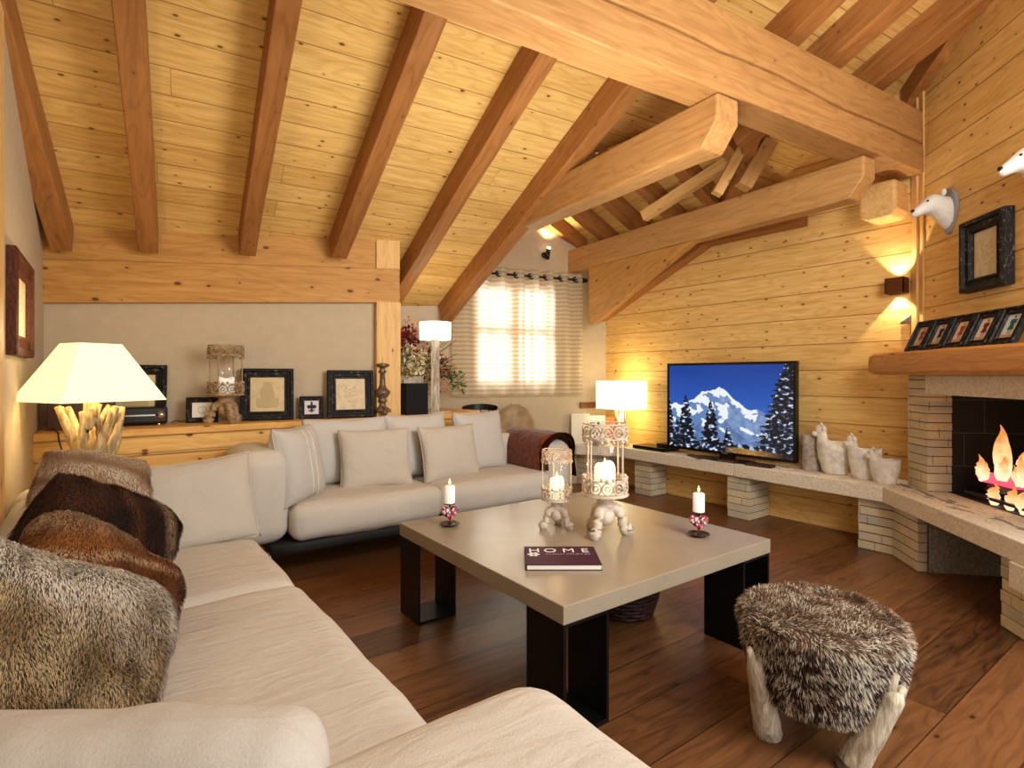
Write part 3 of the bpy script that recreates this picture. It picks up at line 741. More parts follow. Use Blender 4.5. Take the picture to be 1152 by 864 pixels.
# ------------------------------------------------------------------ window, frame, curtain
fr = MB(); t = 0.05
def wb(x0, x1, z0, z1, y0=0.03, y1=0.09): fr.box((x0, y0, z0), (x1, y1, z1))
for (a, b) in ((WX0, WX0 + t), (WX1 - t, WX1)): wb(a, b, WZ0, WZ1)
wb(WX0, WX1, WZ0, WZ0 + t); wb(WX0, WX1, WZ1 - t, WZ1)
mid = (WX0 + WX1) / 2; wb(mid - 0.055, mid + 0.055, WZ0, WZ1, 0.02, 0.09); zc = WZ0 + 0.56
wb(WX0, WX1, zc - 0.03, zc + 0.03, 0.025, 0.085)
for q in (0.25, 0.75):
    x = WX0 + (WX1 - WX0) * q; wb(x - 0.012, x + 0.012, WZ0, WZ1, 0.04, 0.08)
w = struct(fr.build('window_1', M['post_pine'], mw=WWM, bevel=0.004))
g = MB().box((WX0 + 0.02, 0.055, WZ0 + 0.02), (WX1 - 0.02, 0.059, WZ1 - 0.02)).build('window_pane', M['glass'], parent=w)
def curtain(label, x0, x1, z0, z1, folds, seed, zl=None):
    mb = MB(); nx = 90; nz = 24; vs = []; fs = []
    for j in range(nz + 1):
        for i in range(nx + 1):
            u = i / nx; v = j / nz; x = x0 + (x1 - x0) * u
            ztop = z1 if zl is None else zl(x)
            z = z0 + (ztop - z0) * v
            a = 0.026 + 0.014 * v
            y = -0.085 + a * math.sin(u * folds * 2 * PI + 0.6 * noise.noise(Vector((u * 4, v * 2, seed)))) + 0.006 * noise.noise(Vector((u * 12, v * 4, seed)))
            vs.append(Vector((x + 0.008 * noise.noise(Vector((u * 5, v * 3, seed + 4))), y, z)))
    for j in range(nz):
        for i in range(nx):
            a = j * (nx + 1) + i; fs.append((a, a + 1, a + nx + 2, a + nx + 1))
    mb.add(vs, fs); r = thing('curtain', label, 'curtain', group='striped window curtains')
    r.matrix_world = WWM
    mb.build('curtain_cloth', M['curtain'], r, smooth=True)
    k = folds
    for q in range(k):
        x = x0 + (x1 - x0) * (q + 0.5) / k
        if zl and zl(x) < z1 - 0.02: continue
        e = MB(); e.tube([Vector((x + 0.028 * math.cos(a), -0.09 + 0.012 * math.sin(a), z1 - 0.065 + 0.028 * math.sin(a))) for a in [2 * PI * i / 14 for i in range(14)]], 0.008, 6, True)
        e.build('eyelet', M['black'], r, smooth=True)
    return r
roofz = lambda x: 2.21 if (WWM @ Vector((x, -0.1, 0))).x > 2.66 else pz(*(WWM @ Vector((x, -0.1, 0))).xy) - 0.03
curtain('left curtain panel of cream linen with beige stripes, cut short by the sixth rafter', 0.90, 1.66, 0.945, 2.21, 4, 1.0, roofz)
curtain('right curtain panel of cream linen with beige stripes beside the pine wall', 1.64, 2.33, 0.945, 2.21, 4, 7.0)
rod = thing('curtain_rod', 'dark metal curtain rod above the window', 'curtain rod'); rod.matrix_world = WWM
MB().tube([(1.05, -0.085, 2.145), (2.36, -0.085, 2.145)], 0.011, 8).build('rod', M['matblack'], rod, smooth=True)
MB().box((2.33, -0.10, 2.12), (2.345, 0.0, 2.17)).build('bracket', M['matblack'], rod)
MB().sphere((2.37, -0.085, 2.145), 0.02).build('finial', M['matblack'], rod, smooth=True)

# ------------------------------------------------------------------ shelf
sh = thing('long_shelf', 'long pine shelf running behind the back sofa under the beige wall', 'shelf')
mb = MB(); mb.prism([(-0.335, 3.80), (1.0, 3.855), (2.35, 3.895), (2.52, 3.94), (2.61, 4.06), (2.62, 4.25), (2.5, 4.62), (1.78, 4.80), (1.78, 3.945), (-0.335, 4.40)], 0.797, 0.84)
mb.build('shelf_top', M['shelf_pine'], sh, bevel=0.006)
mb = MB(); mb.box((0, 0, 0.70), (2.70, 0.03, 0.797)); mb.build('fascia', M['shelf_front'], sh, mw=frame_mat((-0.335, 3.835, 0), (2.7, 0.092, 0)))
mb = MB(); mb.box((0, 0.02, 0), (2.70, 0.06, 0.72)); mb.build('front_boards', M['shelf_front'], sh, mw=frame_mat((-0.335, 3.835, 0), (2.7, 0.092, 0)))

# ------------------------------------------------------------------ stone bench, piers, fireplace
BT = 0.44
bn = thing('stone_bench', 'long pale stone bench on brick piers under the television, bending into the hearth', 'bench')
C1 = (3.965, 1.45)
def slab(pts, name='slab', mat='slab'):
    mb = MB(); mb.prism(pts, BT - 0.1, BT); return mb.build(name, M[mat], bn, bevel=0.006)
slab([(4.055, 3.86), (4.03, 2.535), (TVX - .005, 2.535), (TVX - .005, 4.26), (3.84, 4.375), (3.84, 4.16), (3.94, 4.02)])
slab([(4.03, 2.53), C1, (TVX - .005, 1.44), (TVX - .005, 2.53)])
e0 = Vector(C1 + (0,)); e1 = Vector((2.72, 0.22, 0))
slab([C1, (e1.x, e1.y), (e1.x + 0.55, e1.y - 0.55), (4.42, 1.0), (TVX - .005, 1.435)], mat='hearth')
def pier(pts, label=None, z1=BT - 0.1, side=None):
    mb = MB(); rnd = random.Random(len(pts) * 3 + int(pts[0][1] * 100)); nc = 6; hz = z1 / nc
    cx = sum(p[0] for p in pts) / len(pts); cy = sum(p[1] for p in pts) / len(pts)
    for k in range(nc):
        s = 1 - rnd.uniform(0, 0.025)
        mb.prism([(cx + (x - cx) * s, cy + (y - cy) * s) for x, y in pts], k * hz + 0.003, (k + 1) * hz - 0.002)
    mb.m1 = len(mb.f); mb.prism([(cx + (x - cx) * 0.95, cy + (y - cy) * 0.95) for x, y in pts], 0, z1)
    return mb.build('pier', [M['brick'], M['mortar']], bn, bevel=0.002)
pier([(4.00, 4.33), (4.00, 4.16), (4.25, 4.10), (4.25, 4.27)])
pier([(4.12, 3.64), (4.12, 3.44), (TVX - .01, 3.44), (TVX - .01, 3.64)])
pier([(4.06, 2.605), (4.06, 2.41), (TVX - .01, 2.41), (TVX - .01, 2.605)])
pier([(4.03, 1.62), (4.03, 1.42), (3.81, 1.21), (3.845, 1.175), (4.2, 1.2), (TVX - .01, 1.62)])
mb = MB(); mb.prism([(3.85, 1.17), (4.25, 0.76), (4.4, 0.9), (4.2, 1.19)], 0, BT - 0.1); mb.build('granite_side', M['granite'], bn)
pier([(3.30, 0.73), (3.08, 0.52), (3.42, 0.18), (3.64, 0.39)])
mb = MB(); mb.prism([(3.164, 0.672), (3.00, 0.51), (3.12, 0.39), (3.284, 0.552)], 0.225, BT - 0.1); mb.build('support_block', M['slab'], bn, bevel=0.004)
mb = MB(); mb.prism([(4.2, 0.80), (3.50, 0.10), (3.56, 0.04), (4.3, 0.75)], 0, BT - 0.1); mb.build('back_panel', M['granite'], bn)

fp = thing('fireplace', 'corner fireplace with stone jamb, stone lintel and black open firebox', 'fireplace'); fp.matrix_world = CHM
def courses(x0, x1, y0, y1, z0, z1, name, seed):
    mb = MB(); rnd = random.Random(seed); z = z0
    while z < z1 - 0.02:
        h = rnd.choice([0.045, 0.05, 0.055, 0.06]); zz = min(z + h, z1)
        a = rnd.uniform(0, 0.006)
        mb.box((x0, y0 - a + 0.006, z + 0.0025), (x1 + a - 0.003, y1, zz - 0.002)); z = zz
    mb.m1 = len(mb.f); mb.box((x0, y0 + 0.012, z0), (x1 - 0.012, y1, z1))
    return mb.build(name, [M['brick'], M['mortar']], fp, bevel=0.002)
courses(0.14, 0.355, -0.12, 0.02, BT, 1.15, 'left_jamb', 4)
# wedge beside the jamb to the pine wall
courses(1.42, 1.64, -0.12, 0.02, BT, 1.15, 'right_jamb', 5)
MB().box((0.365, -0.135, 1.035), (1.60, 0.0, 1.15)).build('lintel', M['slab'], fp, bevel=0.006)
mb = MB(); mb.box((0.30, 0.45, BT), (1.5, 0.5, 1.2)); mb.box((0.30, 0.02, BT), (0.355, 0.47, 1.2)); mb.box((1.42, 0.02, BT), (1.47, 0.47, 1.2)); mb.box((0.3, 0.0, 1.16), (1.5, 0.5, 1.2)); mb.box((0.3, -0.0, BT - 0.08), (1.5, 0.5, BT + 0.004))
mb.build('firebox', M['firebrick'], fp)
mt = MB(); n = 20; vs = []; fs = []
for i in range(n + 1):
    x = 0.035 + 1.9 * i / n
    for k, (y, z) in enumerate(((-0.0, 0.012), (-0.30, 0.0), (-0.325, 0.02), (-0.33, 0.07), (-0.325, 0.125), (-0.31, 0.14), (0.0, 0.14))):
        s = 1.0
        if i == 0: s = 0.93; 
        vs.append(Vector((x, y * s, 1.15 + (z - 0.07) * (0.9 if i == 0 else 1) + 0.07 + (0.004 * noise.noise(Vector((x * 5, k, 0))) if k not in (0, 6) else 0))))
for i in range(n):
    for k in range(7):
        a = i * 7 + k; b = i * 7 + (k + 1) % 7; fs.append((a, b, b + 7, a + 7))
fs.append(tuple(reversed(range(7)))); fs.append(tuple(range(n * 7, n * 7 + 7)))
mt.add(vs, fs)
tag(mt.build('mantel_shelf', M['mantel'], mw=CHM, bevel=0.004), 'thick rough brown timber mantel shelf over the fireplace', 'mantel')

# fire
def flame(h, r, lean, seed, mat, parent, loc):
    mb = MB(); pts = []; rads = []; n = 12
    for i in range(n + 1):
        s = i / n; w = 0.02 * s + 0.01
        pts.append(Vector((lean * s * s + w * noise.noise(Vector((s * 3, seed, 0))), w * noise.noise(Vector((s * 3, seed, 5))), h * s)))
        rads.append(max(0.0015, r * (math.sin(PI * min(1, (s * 0.85 + 0.15))) ** 1.1)))
    mb.tube(pts, rads, 10); return mb.build('flame', mat, parent, smooth=True, loc=loc)
fi = thing('fire', 'burning logs with orange and white flames inside the black firebox', 'fire'); fi.matrix_world = CHM @ Matrix.Translation((0, 0, BT))
for k, (a, b, r) in enumerate((((0.50, 0.10, 0.06), (1.3, 0.14, 0.07), 0.035), ((0.55, 0.22, 0.06), (1.25, 0.2, 0.06), 0.04), ((0.52, 0.08, 0.13), (1.2, 0.2, 0.14), 0.032))):
    a, b = Vector(a), Vector(b); mb = MB()
    mb.tube([a + (b - a) * (i / 10) + noise.noise_vector(Vector((i * .5, k, 1))) * 0.012 for i in range(11)], [r * (1 + .15 * noise.noise(Vector((i, k, 9)))) for i in range(11)], 9)
    mb.build('log', M['black'] if k != 2 else M['ember'], fi, smooth=True)
flame(0.30, 0.040, -0.02, 1, M['flame_w'], fi, (0.72, 0.06, 0.14)); flame(0.22, 0.03, 0.03, 2, M['flame_w'], fi, (0.80, 0.10, 0.13)); flame(0.25, 0.028, 0.02, 3, M['flame_w'], fi, (0.93, 0.06, 0.16))
flame(0.14, 0.022, -0.04, 4, M['flame_w'], fi, (0.60, 0.04, 0.12)); flame(0.10, 0.02, 0.01, 5, M['flame_w'], fi, (0.56, 0.05, 0.11)); flame(0.12, 0.03, 0, 6, M['flame_w'], fi, (0.70, 0.03, 0.0)); flame(0.13, 0.028, 0.02, 7, M['flame_w'], fi, (0.82, 0.03, 0.0)); flame(0.15, 0.04, 0.05, 8, M['flame_w'], fi, (0.92, 0.03, 0.0))
flame(0.2, 0.04, 0.0, 9, M['flame_w'], fi, (1.06, 0.06, 0.12)); flame(0.28, 0.04, 0.0, 10, M['flame_w'], fi, (1.18, 0.08, 0.12))
for k in range(7): flame(0.10 + 0.09 * ((k * 37) % 10) / 10, 0.016 + 0.004 * (k % 3), 0.02 * ((k % 3) - 1), 20 + k, M['flame_w'], fi, (0.64 + k * 0.065, 0.03 + 0.02 * (k % 2), 0.13 + 0.01 * (k % 3)))
MB().box((0.5, -0.0, 0.03), (1.3, 0.02, 0.045)).build('grate', M['steel'], fi)
l = add_light('firelight', 'POINT', chp(0.9, -0.1, BT + 0.3), 2.5, (1.0, 0.45, 0.15), 0.06)

# ------------------------------------------------------------------ left sofa (runs along Y) and back sofa (runs along X)
def softbox(name, h, r, mat, parent, loc, rot=(0, 0, 0), n=26, puff=(0, 0, 0), amp=0.006, seed=0.0, nscale=4.0):
    return rbox(h, r, n, puff, amp, seed, nscale).build(name, mat, parent, smooth=True, loc=loc, rot=rot)
def seam_loop(name, hx, hy, z, parent, loc, r=0.004, rr=0.06, mat='cushion'):
    pts = []
    for cx, cy, a0 in ((hx - rr, hy - rr, 0), (-hx + rr, hy - rr, 90), (-hx + rr, -hy + rr, 180), (hx - rr, -hy + rr, 270)):
        for k in range(5):
            a = R(a0 + k * 22.5); pts.append(Vector((cx + rr * math.cos(a), cy + rr * math.sin(a), z)))
    return MB().tube(pts, r, 6, True).build(name, M[mat], parent, smooth=True, loc=loc)
sl = thing('sofa', 'long oatmeal linen sofa in the left foreground holding the fur cushions', 'sofa', (0.1, 1.8, 0))
def L_(x, y, z): return (x - 0.1, y - 1.8, z)
softbox('base', (0.40, 1.08, 0.06), 0.03, M['sofa'], sl, L_(0.10, 1.86, 0.215), n=16, amp=0.002)
softbox('seat_cushion', (0.36, 0.60, 0.105), 0.065, M['sofa'], sl, L_(0.19, 1.42, 0.325), n=44, puff=(0.02, 0.01, 0.014), amp=0.008, seed=2)
softbox('seat_cushion', (0.36, 0.425, 0.105), 0.065, M['sofa'], sl, L_(0.175, 2.43, 0.325), n=40, puff=(0.02, 0.01, 0.014), amp=0.008, seed=9)
softbox('backrest', (0.115, 0.74, 0.24), 0.09, M['sofa'], sl, L_(-0.205, 2.23, 0.44), n=40, puff=(0.01, 0, 0.01), amp=0.008, seed=4)
softbox('arm', (0.37, 0.11, 0.235), 0.075, M['sofa'], sl, L_(0.045, 2.905, 0.455), n=30, puff=(0.0, 0.01, 0.01), amp=0.007, seed=5)
softbox('arm', (0.475, 0.25, 0.235), 0.085, M['sofa'], sl, L_(0.165, 0.555, 0.385), n=40, puff=(0.015, 0.0, 0.012), amp=0.009, seed=6)
for (x, y) in ((0.42, 0.6), (0.42, 2.9), (-0.2, 0.6), (-0.2, 2.9)):
    MB().tube([(0, 0, 0), (0, 0, 0.17)], 0.014, 10).build('leg', M['chrome'], sl, loc=L_(x, y, 0), smooth=True)

sb = thing('sofa', 'oatmeal linen two-seat sofa along the shelf with a brown throw on its right arm', 'sofa', (1.72, 3.5, 0))
def B_(x, y, z): return (x - 1.72, y - 3.5, z)
softbox('seat_cushion', (0.47, 0.31, 0.105), 0.07, M['sofa'], sb, B_(1.27, 3.44, 0.325), n=44, puff=(0.0, 0.02, 0.012), amp=0.008, seed=12)
softbox('seat_cushion', (0.47, 0.31, 0.105), 0.07, M['sofa'], sb, B_(2.19, 3.44, 0.325), n=44, puff=(0.0, 0.02, 0.012), amp=0.008, seed=14)
softbox('base', (1.02, 0.30, 0.035), 0.02, M['matblack'], sb, B_(1.72, 3.47, 0.19), n=12, amp=0)
softbox('backrest', (1.05, 0.07, 0.22), 0.05, M['sofa'], sb, B_(1.72, 3.735, 0.45), n=40, amp=0.005, seed=15)
softbox('arm', (0.125, 0.29, 0.255), 0.085, M['sofa'], sb, B_(0.68, 3.48, 0.475), n=34, puff=(0.012, 0.012, 0.012), amp=0.008, seed=16)
softbox('arm', (0.135, 0.29, 0.215), 0.10, M['sofa'], sb, B_(2.79, 3.48, 0.43), n=34, puff=(0.012, 0.012, 0.014), amp=0.008, seed=17)
for (x, y) in ((0.72, 3.3), (2.75, 3.3), (0.72, 3.7), (2.75, 3.7)):
    MB().tube([(0, 0, 0), (0, 0, 0.2)], 0.013, 10).build('leg', M['chrome'], sb, loc=B_(x, y, 0), smooth=True)

def cushion(label, loc, w, h, t, rotz, tilt, mat='cushion', seed=0.0, roll=0.0, piping=None, group='loose square linen cushions', amp=0.007, pinch=0.06, stripes=False):
    root = thing('cushion', label, 'cushion', loc, group=group)
    root.rotation_euler = Euler((R(tilt), R(roll), R(rotz)), 'XYZ')
    pillow(w, h, t, 26, amp, seed, pinch).build('cushion_cover', M[mat], root, smooth=True)
    MB().tube(pillow_rim(w, h, 16, pinch), 0.0035 if not piping else 0.005, 6, True).build('piping', M[piping or mat], root, smooth=True)
    if stripes:
        for q in (-0.02, 0.035):
            p = []
            for i in range(15):
                v = -0.86 + 1.72 * i / 14; th = t / 2 * math.sqrt(max(0, (1 - (q * 2 / w) ** 4) * (1 - v ** 4)))
                p.append(Vector((q, -th - 0.002, h / 2 * v)))
            MB().tube(p, 0.003, 6).build('piping', M['piping'], root, smooth=True)
    return root
# back sofa cushions
cushion('plump cushion with two white piping lines against the back sofa left arm', (0.885, 3.37, 0.625), 0.40, 0.45, 0.20, 44, -10, 'cushion2', 1.0, roll=0, stripes=True)
cushion('large rear cushion at the left of the back sofa, half hidden by a square cushion', (1.27, 3.625, 0.645), 0.56, 0.44, 0.15, -4, -10, 'cushion2', 2.0)
cushion('square front cushion on the left seat of the back sofa', (1.40, 3.44, 0.605), 0.47, 0.39, 0.14, -8, -14, 'cushion', 3.0)
cushion('large rear cushion in the middle of the back sofa', (1.79, 3.625, 0.645), 0.50, 0.45, 0.15, 5, -10, 'cushion2', 4.0)
cushion('square front cushion on the right seat of the back sofa', (1.95, 3.44, 0.60), 0.48, 0.39, 0.14, 6, -14, 'cushion', 5.0)
cushion('rear cushion at the right end of the back sofa next to the brown throw', (2.31, 3.60, 0.64), 0.48, 0.46, 0.16, 10, -12, 'cushion2', 6.0)
# left sofa cushions
cushion('square taupe cushion propped against the far arm of the left sofa', (0.29, 2.69, 0.60), 0.47, 0.38, 0.15, 3, -14, 'cushion', 7.0, roll=-4)
nc = thing('cushion', 'big pale box cushion with a welt line at the bottom left corner', 'cushion', (-0.005, 0.925, 0.555), R(-34))
softbox('cushion_cover', (0.285, 0.07, 0.128), 0.06, M['cushion2'], nc, (0, 0, 0), n=50, puff=(0.012, 0.012, 0.006), amp=0.010, seed=8, nscale=6)
MB().tube([Vector((-0.27 + 0.545 * i / 20, -0.081 - 0.010 * math.sin(PI * i / 20), 0.075 + 0.004 * math.sin(i * .7))) for i in range(21)], 0.004, 6).build('piping', M['cushion'], nc, smooth=True)

# throw on right arm: draped sheet following the arm
th = thing('throw_blanket', 'brown plush throw folded over the right arm of the back sofa', 'blanket', (2.79, 3.48, 0))
def drape(yo0, yo1, off, d0, d1, seed):
    mb = MB(); nu = 34; nv = 16; vs = []; fs = []
    hx, zt, r = 0.135, 0.645, 0.10
    # arc length path across the arm in X-Z
    path = []
    for i in range(nu + 1):
        s = i / nu
        L1 = d0; L2 = PI * r / 2; L3 = 2 * (hx - r); L5 = d1; tot = L1 + L2 + L3 + L2 + L5; q = s * tot
        if q < L1: p = (-hx, zt - r - (L1 - q)); nn = (-1, 0)
        elif q < L1 + L2: a = (q - L1) / r; p = (-hx + r - r * math.cos(a), zt - r + r * math.sin(a)); nn = (-math.cos(a), math.sin(a))
        elif q < L1 + L2 + L3: p = (-hx + r + (q - L1 - L2), zt); nn = (0, 1)
        elif q < L1 + 2 * L2 + L3: a = (q - L1 - L2 - L3) / r; p = (hx - r + r * math.sin(a), zt - r + r * math.cos(a)); nn = (math.sin(a), math.cos(a))
        else: p = (hx, zt - r - (q - L1 - 2 * L2 - L3)); nn = (1, 0)
        path.append((p, nn))
    for j in range(nv + 1):
        y = yo0 + (yo1 - yo0) * j / nv
        for i in range(nu + 1):
            (px, pzz), nn = path[i]; k = off + 0.016 + 0.012 * noise.noise(Vector((i * 0.13, y * 7, seed))) 
            if j in (0,): k -= 0.010
            vs.append(Vector((px + nn[0] * k, y + 0.05 * (i / nu) + 0.02 * noise.noise(Vector((i * .1, j * .2, seed))), pzz + nn[1] * k + 0.012)))
    for j in range(nv):
        for i in range(nu):
            a = j * (nu + 1) + i; fs.append((a, a + 1, a + nu + 2, a + nu + 1))
    mb.add(vs, fs); return mb
o = drape(-0.27, 0.27, 0.018, 0.13, 0.18, 3).build('throw_cloth', M['suede'], th, smooth=True); sd = o.modifiers.new('s', 'SOLIDIFY'); sd.thickness = 0.014; sd.offset = 1
o = drape(-0.295, -0.235, 0.012, 0.12, 0.2, 6).build('throw_edge', M['suede_dark'], th, smooth=True); sd = o.modifiers.new('s', 'SOLIDIFY'); sd.thickness = 0.016; sd.offset = 1

# ------------------------------------------------------------------ fur cushions
def mixc(a, b, t): return tuple(x * (1 - t) + y * t for x, y in zip(a, b))
def l3(r, g, b): return (lin(r), lin(g), lin(b))
def fur_cushion(label, loc, w, h, t, rotz, tilt, roll, colf, count, length, seed, base):
    root = thing('fur_cushion', label, 'cushion', loc, group='fur cushions heaped along the left sofa')
    root.rotation_euler = Euler((R(tilt), R(roll), R(rotz)), 'XYZ')
    pm = pillow(w, h, t, 22, 0.016, seed, 0.02, 0.5, rd=0.16)
    mm = plain('hide ' + str(seed), base, 0.9)
    pm.build('cushion_cover', mm, root, smooth=True)
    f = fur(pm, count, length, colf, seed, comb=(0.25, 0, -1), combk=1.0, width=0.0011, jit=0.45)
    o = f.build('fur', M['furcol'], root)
    return root
def nz3(p, s, o=0.0): return noise.noise(Vector((p.x * s + o, p.y * s, p.z * s)))
def band(x, c, w): return max(0.0, 1 - abs(x - c) / w)
def sstep(x, a, b): t = min(1, max(0, (x - a) / (b - a))); return t * t * (3 - 2 * t)
def col_near(p, r):     # cream top edge, golden middle, charcoal lower patches
    n1 = nz3(p, 6, 3); n2 = nz3(p, 13, 9); q = p.z + 0.10 * n1 + 0.25 * p.x * 0.4
    c = mixc(l3(150, 118, 76), l3(206, 182, 140), min(1, max(0, 0.5 + 1.1 * n2 + 0.2 * r.uniform(-1, 1))))
    c = mixc(c, l3(240, 230, 214), sstep(q, 0.05, 0.13))
    dk = sstep(-q + 0.06 * n2, 0.05, 0.10) * (1 - sstep(-q, 0.16, 0.2))
    c = mixc(c, l3(70, 68, 70), 0.8 * dk)
    c = mixc(c, l3(206, 200, 194), sstep(-q, 0.17, 0.21))
    if p.x > 0.19: c = mixc(c, l3(196, 190, 184), 0.6)
    if r.random() < 0.16: c = mixc(c, l3(44, 38, 34), 0.8)
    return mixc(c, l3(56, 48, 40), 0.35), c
def col_tan(p, r):
    n = nz3(p, 8); x = p.z - 0.15 * p.x + 0.03 * n
    c = mixc(l3(106, 54, 20), l3(178, 112, 54), min(1, max(0, 0.5 + 0.9 * n + 0.25 * r.uniform(-1, 1))))
    c = mixc(c, l3(232, 196, 148), 0.85 * band(x, 0.09, 0.022))
    c = mixc(c, l3(210, 182, 142), 0.7 * sstep(x, 0.13, 0.17))
    if p.x > 0.15: c = mixc(c, l3(96, 72, 58), 0.6)
    if r.random() < 0.10: c = mixc(c, l3(60, 30, 14), 0.6)
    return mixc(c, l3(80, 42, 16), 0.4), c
def col_dark(p, r):
    n = nz3(p, 7); x = p.x + 0.5 * p.z + 0.03 * n
    c = mixc(l3(38, 22, 15), l3(98, 58, 36), min(1, max(0, 0.35 + 0.9 * n + 0.2 * r.uniform(-1, 1))))
    c = mixc(c, l3(208, 172, 132), 0.85 * band(x, 0.17, 0.04))
    c = mixc(c, l3(126, 70, 38), 0.8 * sstep(x, 0.20, 0.24))
    c = mixc(c, l3(140, 84, 46), 0.5 * band(x, 0.04, 0.03))
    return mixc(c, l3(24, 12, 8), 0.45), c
def col_cream(p, r):
    s = 0.5 + 0.5 * math.sin(p.z * 60 + p.x * 20 + 2.5 * nz3(p, 5))
    c = mixc(l3(240, 224, 198), l3(150, 104, 64), s ** 2 * 0.95)
    c = mixc(c, l3(186, 136, 84), 0.6 * band(math.hypot(p.x + 0.06, p.z - 0.03), 0.05, 0.05))
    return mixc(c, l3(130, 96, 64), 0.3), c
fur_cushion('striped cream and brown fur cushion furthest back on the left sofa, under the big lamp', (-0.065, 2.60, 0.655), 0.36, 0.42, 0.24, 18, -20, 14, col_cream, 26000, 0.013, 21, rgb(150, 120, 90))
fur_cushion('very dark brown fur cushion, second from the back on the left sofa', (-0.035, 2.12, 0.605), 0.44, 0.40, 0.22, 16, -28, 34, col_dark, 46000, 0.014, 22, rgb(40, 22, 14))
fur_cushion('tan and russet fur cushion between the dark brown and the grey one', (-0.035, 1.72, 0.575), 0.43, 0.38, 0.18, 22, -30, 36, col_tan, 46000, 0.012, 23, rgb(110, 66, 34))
fur_cushion('grey and beige long-haired fur cushion nearest the camera at the left edge', (-0.105, 1.37, 0.585), 0.50, 0.45, 0.20, 24, -32, 36, col_near, 80000, 0.014, 24, rgb(130, 112, 88))

# ------------------------------------------------------------------ coffee table
ct = thing('coffee_table', 'large square low table with taupe top on black steel loop legs', 'table', (1.735, 1.89, 0))
HB = 0.602
MB().box((-HB, -HB, 0.372), (HB, HB, 0.432)).build('tabletop', M['tabletop'], ct, bevel=0.003)
for sx in (-1, 1):
    for sy in (-1, 1):
        x0 = sx * (HB - 0.2) if sx > 0 else -HB + 0.004; x0 = HB - 0.204 if sx > 0 else -HB + 0.004
        y0 = HB - 0.194 if sy > 0 else -HB + 0.004; mb = MB(); t = 0.012
        mb.box((x0, y0, 0), (x0 + t, y0 + 0.19, 0.372)); mb.box((x0 + 0.2 - t, y0, 0), (x0 + 0.2, y0 + 0.19, 0.372))
        mb.box((x0 + t, y0, 0), (x0 + 0.2 - t, y0 + 0.19, t)); mb.box((x0 + t, y0, 0.372 - t), (x0 + 0.2 - t, y0 + 0.19, 0.372))
        mb.build('leg', M['steel'], ct, bevel=0.001)

# book
TT = 0.432
bk = thing('book', 'plum hardback book with white lettering lying on the coffee table', 'book', (1.408, 1.612, TT), R(-36.0))
MB().box((-0.140, -0.108, 0), (0.140, 0.108, 0.003)).build('back_cover', M['purple'], bk)
MB().box((-0.136, -0.105, 0.003), (0.137, 0.104, 0.019)).build('pages', M['paper'], bk)
MB().box((-0.140, -0.108, 0.019), (0.140, 0.108, 0.022)).build('front_cover', M['purple'], bk, bevel=0.001)
MB().box((-0.142, -0.108, 0), (-0.138, 0.108, 0.022)).build('spine', M['purple'], bk)
def text_mesh(s, size, mat, parent, loc, rot=(0, 0, 0), name='lettering', space=1.0, sx=1.0):
    cu = bpy.data.curves.new('t', 'FONT'); cu.body = s; cu.size = size; cu.space_character = space; cu.extrude = 0.0003; cu.resolution_u = 3
    to = bpy.data.objects.new('t', cu); COL.objects.link(to); dg = bpy.context.evaluated_depsgraph_get(); dg.update()
    me = bpy.data.meshes.new_from_object(to.evaluated_get(dg)); bpy.data.objects.remove(to)
    o = bpy.data.objects.new(name, me); COL.objects.link(o); me.materials.clear(); me.materials.append(mat)
    o.location = loc; o.rotation_euler = rot; o.scale = (sx, 1, 1); o.parent = parent; return o
WL = plain('white print', rgb(244, 240, 240), 0.5)
GL = plain('grey print', rgb(150, 130, 150), 0.5)
for ch, x in (('H', -0.128), ('O', -0.068), ('M', 0.006), ('E', 0.080)):
    text_mesh(ch, 0.066, WL, bk, (x, 0.034, 0.0223), sx=1.0)
text_mesh('Courchevel', 0.034, GL, bk, (-0.062, 0.004, 0.0223), space=1.05, sx=1.05)
mb = MB()
for k in range(6):
    a = k * PI / 3; c = Vector((math.cos(a), math.sin(a), 0)); n_ = Vector((-math.sin(a), math.cos(a), 0))
    pts = [c * 0.004, c * 0.012 + n_ * 0.007, c * 0.022 + n_ * 0.006, c * 0.025, c * 0.022 - n_ * 0.006, c * 0.012 - n_ * 0.007]
    mb.add([p + Vector((0, 0, 0)) for p in pts], [(0, 5, 4, 3, 2, 1)])
mb.v = [(p[0] * 1, p[1] * 1, p[2]) for p in mb.v]
mb.build('flower_emblem', WL, bk, loc=(-0.108, 0.008, 0.0226))

